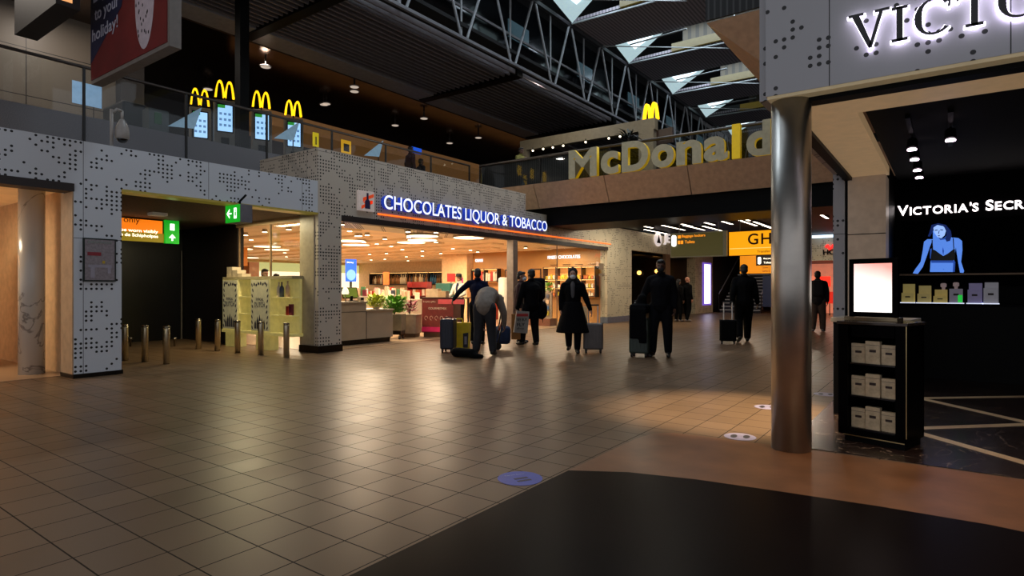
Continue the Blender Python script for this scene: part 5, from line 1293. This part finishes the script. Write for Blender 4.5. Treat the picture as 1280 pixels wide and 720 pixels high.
# cream partition with Dutch print
t = thing('display_partition', 'cream shelving partition with two patterned panels before the side window', 'shelf', (-12.9, 7.12, -.05))
CP = mat('partition_cream_glow', 'd0c490', .5, emit='c8b860', es=.22); W = 2.55  # cream panels glow in place of yellow light on the shelves
MB().box(0, W, 0, .05, .40, 1.50).build('back_panel', CP, t)
MB().box(-.02, W, -.18, .08, 1.50, 1.56).build('top_board', mat('partition_top', 'a89c78', .5), t)
MB().box(-.02, W, -.20, .08, .36, .42).build('bottom_board', CP, t)
bay = ((0.0, .62), (.62, 1.12), (1.12, 1.80), (1.80, W))
for x in (0, .62, 1.12, 1.80): MB().box(x - .015, x + .015, -.18, 0, .42, 1.5).build('upright', CP, t)
for x0, x1 in (bay[1], bay[3]):
    for z in (.78, 1.14): MB().box(x0, x1, -.17, 0, z - .02, z).build('shelf_board', CP, t)
for x in (.05, 1.25): MB().box(x, x + .5, -.15, .05, .05, .36).build('foot_block', CP, t)
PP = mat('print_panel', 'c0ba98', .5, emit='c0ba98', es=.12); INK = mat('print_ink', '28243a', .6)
for x0, x1 in (bay[0], bay[2]):
    pn = MB().box(x0 + .02, x1 - .02, -.195, -.18, .44, 1.49).build('print_panel', PP, t); c = (x0 + x1) / 2
    text('print', 'TYPICAL', V((c - .14, -.197, 1.06)), FY, INK, .28, .055, .002, pn)
    text('print', 'DUTCH', V((c - .19, -.197, .93)), FY, INK, .38, .10, .002, pn)
    mb = MB(); y = -.196
    for k in range(9):
        zz = .50 + k * .11
        for sx in (-1, 1):
            w = (x1 - x0) / 2 - .07
            mb.ball((c + sx * (w + random.uniform(-.02, .02)), y, zz), (.022, .002, .045), 1, Matrix.Rotation(sx * .5, 3, 'Y'))
    for k in range(6): mb.ball((c - .2 + k * .08, y, 1.40 + random.uniform(-.02, .03)), (.03, .002, .04), 1, Matrix.Rotation(k, 3, 'Y'))
    for k in range(5):
        x = c - .16 + k * .08; hh = (.16, .24, .28, .22, .18)[k]; mb.box(x - .03, x + .03, y - .002, y + .002, .48, .48 + hh * .7); mb.poly([V((x - .03, y, .48 + hh * .7)), V((x + .03, y, .48 + hh * .7)), V((x, y, .50 + hh))])
    mb.build('pattern_print', INK, pn)
for i, (x, z, h, c) in enumerate(((1.98, 1.14, .30, 'e0d0b8'), (2.08, 1.14, .30, '404c60'), (2.28, 1.14, .32, 'd0b090'), (2.40, .78, .22, '6a2030'), (2.30, .78, .18, 'b03020'))):
    packet('bottle' if i < 3 else 'packet', mat('pack_' + c, c, .5), ('%s %s on the %s shelf of the cream partition' % (cn[c], 'bottle' if i < 3 else 'packet', 'upper' if z > 1 else 'lower')), (-12.9 + x, 7.03, z - .05), 0, None, .09, .06, h)
t = thing('leaflet_holder', 'stepped white leaflet holder on top of the cream partition', 'holder', (-12.85, 7.1, 1.51)); 
for k, (x, h) in enumerate(((0, .22), (.2, .15), (.4, .07))): MB().box(x, x + .22, -.1, .1, 0, h).build('step', mat('holder_white', 'b8a890', .5), t)

# boutique at far left
t = thing('marble_column', 'pale veined marble column in the leftmost shop opening', 'column', (-10.95, 3.0, 0))
MB().lathe([(.16, .006), (.16, 2.72)], seg=40).build('shaft', marble('white_marble', 'b8b2a8', '7a746e', .5, .2, .005), t, True)
t = thing('display_shelf', 'lit display shelf with small goods at the far left shop edge', 'shelf', (-12.4, 2.15, 0))
MB().box(-.2, .2, .6, .64, .006, 2.1).build('side_panel', mat('shelf_brown', '2c1a14', .5), t)
for z in (.12, .55, 1.0, 1.45, 1.9): MB().box(-.2, .2, -1.2, .6, z - .03, z).build('shelf_board', mat('shelf_tan', 'b89468', .5), t)
MB().box(-.24, -.2, -1.2, .6, .006, 2.1).build('back_panel', glow('shelf_glow', 'e0a060', .7), t)
for z in (.12, .55, 1.0, 1.45):
    for i in range(5): k = random.randrange(10); packet('box', GM[k], '%s box on the lit shelf at the far left edge' % cn[pal[k]], (-12.35, 1.3 + i * .3, z), 0, 'boxes on the far left shelf', .2, .14, random.choice((.16, .22, .28)))

# shop ceiling lights
cl = None
for i, (u, v) in enumerate(((438, 301), (445, 306), (528, 295), (528, 300), (514, 303), (300, 311), (334, 308), (346, 312), (311, 322), (512, 336), (586, 297))):
    p = pH(u, v, 2.695)
    if cl is None:
        cl = thing('ceiling_panel_light', 'bright round ceiling panel light inside the chocolates shop', 'lamp', p, 0, 'round ceiling lights of the shop')
        MB().lathe([(.46, -.005), (.46, .06)], seg=32).build('frame', WHITE, cl); MB().lathe([(.43, -.014), (.43, -.005)], seg=32).build('diffuser', glow('panel_warm', 'ffe4b8', 3.4), cl)
    else: copy_tree(cl, p, 0)
dl = None
for i, (u, v) in enumerate(((427, 281), (510, 290), (491, 284), (545, 291), (459, 294), (481, 299), (511, 297), (455, 303), (471, 305), (489, 308), (503, 312), (528, 314), (462, 318), (483, 317), (508, 321), (528, 320), (481, 324), (464, 325), (551, 317), (545, 328), (510, 326), (566, 311), (588, 313), (597, 315), (545, 303), (657, 310), (360, 277), (361, 287), (331, 290), (307, 294), (314, 300), (358, 321), (356, 316), (339, 325), (528, 327), (437, 289), (446, 295), (450, 295))):
    p = pH(u, v, 2.69)
    if p.y > 18.9 and p.x > -18: continue
    if p.y > 23 or p.x < -28: continue
    if dl is None:
        dl = thing('downlight', 'small round warm downlight in the chocolates shop ceiling', 'lamp', p, 0, 'downlights of the chocolates shop')
        MB().cone((0, 0, -.0), (0, 0, .07), .075, .06, 16).build('can', WHITE, dl); MB().cone((0, 0, -.008), (0, 0, 0), .06, .06, 16).build('bulb', glow('bulb_warm', 'ffe8c0', 9), dl)
    else: copy_tree(dl, p, 0)

# ================================================================ BLACK BOUTIQUE
t = thing('display_stand', 'black display stand with three shelves of small boxes beside the steel pillar', 'display stand', (-.45, 5.80, 0), math.radians(-15))
W, D, Hh = .50, .40, .97
MB().box(-W / 2, W / 2, D / 2 - .03, D / 2, .06, Hh).build('back_panel', BLKG, t)
for x in (-W / 2, W / 2 - .075): MB().box(x, x + .075, -D / 2, D / 2, .06, Hh).build('side_panel', BLKG, t)
MB().box(-W / 2, W / 2, -D / 2, D / 2, .06, .11).build('bottom_panel', BLKG, t); MB().box(-W / 2 + .09, W / 2 - .09, -D / 2 + .03, D / 2 - .03, Hh - .10, Hh).build('top_panel', BLKG, t)
MB().box(-W / 2 + .04, W / 2 - .02, -D / 2 + .03, D / 2 - .02, 0, .06).build('plinth', BLACK, t)
MB().box(-W / 2 - .01, W / 2 + .01, -D / 2 - .01, D / 2 + .01, Hh, Hh + .025, .004).build('top', mat('smoked_top', '3a3028', .15, .3), t)
GOLD = mat('gold_edge', 'c0a878', .25, 1.0)
MB().box(-W / 2 + .04, W / 2 - .01, -D / 2 - .004, -D / 2, .055, .064).build('gold_trim', GOLD, t); MB().box(W / 2 - .002, W / 2 + .004, -D / 2 - .004, -D / 2 + .004, .1, Hh).build('gold_trim', GOLD, t)
shz = (.122, .388, .655)
for z in shz: MB().box(-W / 2 + .085, W / 2 - .085, -D / 2 + .02, D / 2 - .03, z - .012, z).build('shelf_board', mat('shelf_smoke', '141214', .2), t)
bx = None
SIL = mat('silver_box', 'b8a88c', .35, .1, noise=.2, ns=25); LBL = mat('box_label', '2a1c1a', .5)
rot = Matrix.Rotation(math.radians(-15), 4, 'Z')
for z, row in zip(shz, ('bottom', 'middle', 'top')):
    for i, pos in enumerate(('left', 'tall centre', 'right')):
        q = rot @ V((-.112 + i * .112, -D / 2 + .07 - (.015 if i == 1 else 0), 0)); loc = V((-.45 + q.x, 5.80 + q.y, z)); lab = 'silver grey perfume box, %s one on the %s shelf of the black stand' % (pos, row)
        s = 1.16 if i == 1 else 1.0
        if bx is None:
            bx = thing('perfume_box', lab, 'box', loc, math.radians(-15), 'silver boxes on the black stand'); ca = MB().box(-.053, .053, -.025, .025, 0, .158, .002).build('carton', SIL, bx); MB().box(-.022, .026, -.028, -.025, .082, .100).build('label', LBL, ca)
            MB().box(-.053, .053, -.0265, -.025, .130, .133).build('fold', mat('box_fold', '5a5450', .4), ca)
        else: copy_tree(bx, loc, math.radians(-15), lab, scale=(1, 1, s))
for z in shz: pass
t = thing('lightbox', 'black framed glowing white and pink lightbox standing on the display stand', 'lightbox', (-.50, 5.80, Hh + .025), math.radians(-15))
MB().box(-.2, .2, -.08, .06, 0, .035, .004).build('base', mat('base_chrome', '8a7a60', .25, .8), t)
fr = MB().box(-.185, .185, -.02, .02, .035, .52, .004).build('frame', BLKG, t)
LBM = bpy.data.materials.new('lightbox_face'); LBM.use_nodes = True
def lb():
    nt = LBM.node_tree; b = nt.nodes['Principled BSDF']; tc = nt.nodes.new('ShaderNodeTexCoord'); s = nt.nodes.new('ShaderNodeSeparateXYZ'); nt.links.new(tc.outputs['Object'], s.inputs[0])
    r = nt.nodes.new('ShaderNodeValToRGB'); e = r.color_ramp.elements; e[0].position = .28; e[0].color = (1, .93, .86, 1); e[1].position = .50; e[1].color = (.85, .25, .2, 1)
    nz = nt.nodes.new('ShaderNodeTexNoise'); nz.inputs['Scale'].default_value = 5; nt.links.new(tc.outputs['Object'], nz.inputs['Vector'])
    v = math_node(nt, 'ADD', s.outputs[2], math_node(nt, 'MULTIPLY', math_node(nt, 'SUBTRACT', nz.outputs['Fac'], .5), .1)); v = math_node(nt, 'ADD', v, math_node(nt, 'MULTIPLY', s.outputs[0], .35))
    nt.links.new(v, r.inputs[0]); nt.links.new(r.outputs[0], b.inputs['Emission Color']); b.inputs['Emission Strength'].default_value = 1.5; b.inputs['Base Color'].default_value = (.5, .4, .4, 1)
lb()
MB().box(-.143, .143, -.024, -.02, .075, .478).build('screen', LBM, fr)
t = thing('display_table', 'pale topped display table behind the black stand', 'display table', (-.56, 6.95, 0), math.radians(-8)); MB().box(-.35, .30, -.2, .2, .0, .93).build('body', BLACK, t); MB().box(-.37, .32, -.22, .22, .93, .975, .004).build('top', mat('pale_top', 'a89c88', .3), t)
# back wall display
yb = 10.5
t = thing('boutique_lettering', 'white glowing serif style shop letters on the black back wall', 'sign', (-.60, yb, 2.33))
x = 0; WL = glow('letter_white2', 'fff2f0', 3.0)
def smallcaps(s, x, big):
    for i, ch in enumerate(s):
        h = .145 if big[i] else .115
        if ch == "'":
            MB().box(x, x + .018, -.03, -.005, .085, .13).build('letter', WL, t); x += .03; continue
        me = text('letter', ch, V((x, -.005, 0)), FY, WL, None, h, .025, t, .018)
        w = max(v.co.x for v in me.data.vertices) - x
        x += w + .018
    return x
x = smallcaps("VICTORIA'S", 0, [1] + [0] * 9); x = smallcaps('SECRET', x + .06, [1] + [0] * 5)
a = pY(1128, 278, yb); b = pY(1250, 343, yb)
t = thing('poster_screen', 'black backlit poster of a woman in a black bra leaning forward in blue light', 'poster', (0, yb - .02, 0))
MB().box(a.x, b.x + .25, -.04, 0, b.z - .16, a.z - .0).build('panel', mat('screen_black', '020204', .6, spec=.02), t)
def P2(pts, m, nm, dy, root): 
    mb = MB()
    for poly in pts: mb.poly([V((pY(1100 + u / 4.8, 240 + v / 4.8, yb).x, -dy, pY(1100 + u / 4.8, 240 + v / 4.8, yb).z)) for u, v in poly], .002, (0, 1, 0))
    return mb.build(nm, m, root)
BS = glow('blue_skin', '5b8ef0', .85); BS2 = glow('blue_skin_pale', '9cc0ff', .95); BKP = mat('print_black', '020208', .4)
P2([[(318, 230), (345, 268), (362, 290), (400, 285), (402, 262), (440, 278), (455, 330), (445, 405), (448, 480), (300, 480), (305, 405), (312, 330), (318, 285)]], BS, 'torso', .045, t)
P2([[(345, 268), (362, 290), (395, 286), (400, 262), (385, 276), (365, 282)], [(303, 412), (446, 412), (440, 426), (310, 426)], [(300, 340), (312, 345), (306, 405), (300, 400)], [(374, 355), (378, 330), (384, 355), (380, 384)], [(440, 412), (452, 420), (448, 480), (436, 480)], [(378, 462), (384, 462), (382, 468)]], glow('blue_shade', '2c55b4', .6), 'shading', .0475, t)
P2([[(318, 285), (285, 285), (265, 300), (258, 350), (245, 420), (212, 465), (198, 488), (228, 492), (258, 450), (280, 390), (296, 340)], [(440, 275), (470, 278), (492, 296), (494, 350), (486, 420), (504, 475), (500, 486), (480, 484), (468, 420), (456, 340)]], BS, 'arms', .046, t)
P2([[(318, 202), (345, 195), (382, 205), (396, 235), (388, 262), (368, 280), (345, 272), (325, 245)]], BS2, 'face', .048, t)
P2([[(310, 200), (350, 190), (395, 200), (425, 235), (430, 265), (420, 295), (400, 300), (392, 285), (398, 262), (398, 230), (380, 208), (345, 200), (322, 215), (318, 240), (300, 270), (288, 268), (300, 235)]], mat('blue_hair', '0a1640', .5, emit='1c3a90', es=.35), 'hair', .050, t)
P2([[(312, 345), (330, 350), (360, 372), (380, 385), (405, 372), (436, 348), (450, 345), (450, 405), (440, 412), (305, 412), (304, 402)], [(310, 290), (316, 290), (320, 350), (312, 350)], [(436, 280), (442, 280), (446, 350), (440, 350)]], BKP, 'bra', .050, t)
P2([[(330, 230), (346, 228), (346, 233), (330, 235)], [(362, 226), (378, 228), (378, 233), (362, 231)], [(345, 262), (362, 262), (355, 268)], [(355, 232), (358, 232), (354, 252), (349, 252)]], mat('blue_feature', '14307c', .5), 'features', .051, t)
t = thing('display_shelf', 'black back wall shelf with lit perfume boxes under the poster', 'shelf', (0, yb, 0))
zs = pY(1180, 379, yb).z; zr = pY(1180, 343.5, yb).z
MB().box(-.6, 1.2, -.26, 0, zs - .03, zs).build('shelf_board', BLKG, t); MB().box(-.6, 1.2, -.30, 0, zr - .012, zr + .012).build('rail', mat('bronze_rail', '4a3a2c', .25, .8), t)
MB().box(-.6, 1.2, -.22, 0, .0, zs - .03).build('cabinet', BLACK, t)
items = [(1135, 355, 366, 'c8b468', 'gold perfume carton with a smaller one before it, leftmost on the black wall shelf'), (1155, 357, 367, 'c0ac68', 'gold perfume carton second from the left on the black wall shelf'), (1175, 362, 370, 'c8b060', 'squat gold carton before a round stopper, third on the black wall shelf'),
         (1195, 360, 361, '8a8494', 'clear perfume bottle with green lit corner on the black wall shelf'), (1218, 354, 362, '8078a0', 'violet perfume carton fifth from the left on the black wall shelf'), (1238, 353, 360, '9a98a0', 'pale perfume carton at the right end of the black wall shelf')]
for i, (u, v0, v1, c, lab) in enumerate(items):
    q = pY(u, v0, yb - .15); q1 = pY(u, v1, yb - .15)
    t = thing('perfume_box', lab, 'perfume', (q.x, yb - .14, zs)); m = mat('perf_' + c, c, .3, emit=c, es=.18)
    MB().box(-.075, .075, -.095, -.045, 0, (q1.z - zs), .003).build('carton', m, t)
    if i != 3: MB().box(-.07 + .01, .085, -.03, .02, 0, (q.z - zs), .003).build('rear_carton' if i != 2 else 'rear_bottle', m, t)
    MB().box(-.03, .03, -.098, -.095, (q1.z - zs) * .55, (q1.z - zs) * .68).build('label', LBL, t)
    MB().box(-.09, .09, -.115, -.03, .0, .012).build('lit_base', glow('base_light', 'e0e8ff', 2.2 if i > 1 else .9), t)
    if i in (2, 3): MB().lathe([(.02, 0), (.02, .03), (.035, .04), (.035, .08), (.02, .09)], (.0 if i == 3 else .04, -.07 if i == 3 else 0, q1.z - zs if i == 3 else q.z - zs)).build('stopper', mat('stopper', 'b8a0a0', .2, emit='b8a0a0', es=.2), t, True)
    if i == 3: MB().box(.02, .07, -.098, -.095, .02, .12).build('green_glow', glow('perf_green', '20c040', .8), t)
# track lights
t = thing('track_rail', 'black lighting track on the boutique ceiling', 'track', (-.3, 0, 2.83)); MB().box(-.02, .02, 6.6, 10.2, 0, .03).build('rail', BLACK, t)
t = thing('track_rail', 'short black lighting track right of the row of boutique spotlights', 'track', (.02, 0, 2.83)); MB().box(-.02, .02, 6.6, 8.2, 0, .03).build('rail', BLACK, t)
sp = None
for (x, y), lab in zip(((-.3, 7.45), (-.3, 8.05), (-.3, 8.8), (-.3, 9.4), (.02, 7.2)), ('nearest spotlight of the boutique row of four', 'second spotlight of the boutique row of four', 'third spotlight of the boutique row of four', 'farthest spotlight of the boutique row of four', 'single boutique spotlight right of the row of four')):
    if sp is None:
        sp = thing('spotlight', lab, 'lamp', (x, y, 2.83), 0, 'boutique spotlights')
        MB().cone((0, 0, 0), (0, 0, -.06), .012).build('stem', BLACK, sp); MB().cone((.0, .03, -.03), (-.0, -.02, -.13), .045, .05, 20).build('can', BLACK, sp); MB().cone((.0, -.021, -.132), (0, -.022, -.136), .043, .043, 20).build('bulb', glow('spot_bulb', 'ffe4f4', 7), sp)
    else: copy_tree(sp, (x, y, 2.83), 0, lab)
# ================================================================ LIGHT + CAMERA
def lamp(kind, name, loc, energy, col, rot=(0, 0, 0), **k):
    l = bpy.data.lights.new(name, kind); l.energy = energy; l.color = col
    for a, b in k.items(): setattr(l, a, b)
    o = bpy.data.objects.new(name, l); C.objects.link(o); o.location = loc; o.rotation_euler = rot
    return o
WARM = (1, .79, .54)
for x, y in ((-11.6, 9.6), (-11.8, 12.4), (-12.0, 15.5), (-15.5, 10.5), (-16, 14), (-16, 17.5), (-20, 13), (-20, 18), (-24, 15), (-24, 20)):
    lamp('AREA', 'shop_light', (x, y, 2.66), 150, WARM, shape='RECTANGLE', size=.9, size_y=.35)
lamp('AREA', 'shop_light', (-11.4, 18.3, 2.66), 120, WARM, shape='RECTANGLE', size=1.4, size_y=.3)
lamp('AREA', 'left_fill_light', (-12, 1.6, 2.66), 60, (1, .78, .52), shape='RECTANGLE', size=1.2, size_y=.5)
lamp('AREA', 'left_fill_light', (-11.6, 6.7, 2.68), 70, (1, .85, .5), shape='RECTANGLE', size=1.6, size_y=.2)  # lamp added under the recess ceiling to brighten the cream partition
lamp('AREA', 'red_shop_light', (-3.8, 31.8, 2.48), 60, (1, .6, .42), shape='RECTANGLE', size=1.5, size_y=.6)
for x, y in ((-8.5, 19), (-6, 23), (-4.5, 27)):
    lamp('AREA', 'hall_light', (x, y, 3.6), 75, (1, .86, .66), shape='RECTANGLE', size=.08, size_y=2.0)
# bar bulbs
for u, v in ((799, 341), (821, 339)):
    p = pX(u, v, -11.6); lamp('POINT', 'bar_light', p, 12, (1, .5, .2), shadow_soft_size=.1)
# spot on floor by the pillar, black boutique spots
lamp('SPOT', 'boutique_spot', (-1.16, 6.3, 2.62), 850, (1, .78, .5), (0, math.radians(13), 0), spot_size=math.radians(56), spot_blend=.7, shadow_soft_size=.04)
lamp('SPOT', 'boutique_spot', (-.3, 4.6, 2.74), 70, (1, .72, .45), (math.radians(-8), 0, 0), spot_size=math.radians(85), spot_blend=.8, shadow_soft_size=.05)
lamp('SPOT', 'boutique_spot', (.9, 4.6, 2.74), 60, (1, .72, .45), (math.radians(-8), 0, 0), spot_size=math.radians(85), spot_blend=.8, shadow_soft_size=.05)
lamp('SPOT', 'boutique_spot', (-.3, 7.4, 2.68), 30, (1, .86, .9), (math.radians(-30), 0, 0), spot_size=math.radians(50), spot_blend=.6, shadow_soft_size=.04)
lamp('SPOT', 'boutique_spot', (.3, 6.4, 2.75), 18, (1, .82, .7), (0, 0, 0), spot_size=math.radians(80), spot_blend=.7, shadow_soft_size=.04)
lamp('AREA', 'soffit_fill', (-.8, 7.0, 2.2), 0, (1, .85, .6), shape='RECTANGLE', size=.1, size_y=.1)  # added lamp for the soffit, switched off
for x, y in ((-15.6, 1.5), (-15.6, 5.0), (-15.5, 9.5)):
    lamp('AREA', 'gallery_fill_light', (x, y, 7.7), 55, (1, .88, .76), shape='RECTANGLE', size=.3, size_y=.3)  # area lamps added to brighten the dark upper gallery
for x, y in ((-10.5, 16.3), (-6.5, 16.3)):
    lamp('AREA', 'gallery_fill_light', (x, y, 7.9), 60, (1, .9, .74), shape='RECTANGLE', size=.3, size_y=.3)
# cool daylight through the roof
for y in (7.5, 12.1, 16.7, 21.2, 25.9):
    lamp('AREA', 'skylight_light', (-7, y, 11.3), 260, (.72, .86, 1), shape='RECTANGLE', size=5, size_y=1.4)
w = bpy.data.worlds.new('world'); bpy.context.scene.world = w; w.use_nodes = True
bg = w.node_tree.nodes['Background']; bg.inputs[0].default_value = (.88, .90, .97, 1); bg.inputs[1].default_value = .62
cam = bpy.data.cameras.new('camera'); co = bpy.data.objects.new('camera', cam); C.objects.link(co)
cam.sensor_width = 36; cam.lens = 36 * F / 1280; cam.clip_start = .05; cam.clip_end = 300
co.location = (0, 0, H); co.rotation_euler = (math.radians(90), 0, math.radians(36))
sc = bpy.context.scene; sc.camera = co
sc.view_settings.view_transform = 'Standard'; sc.view_settings.look = 'None'
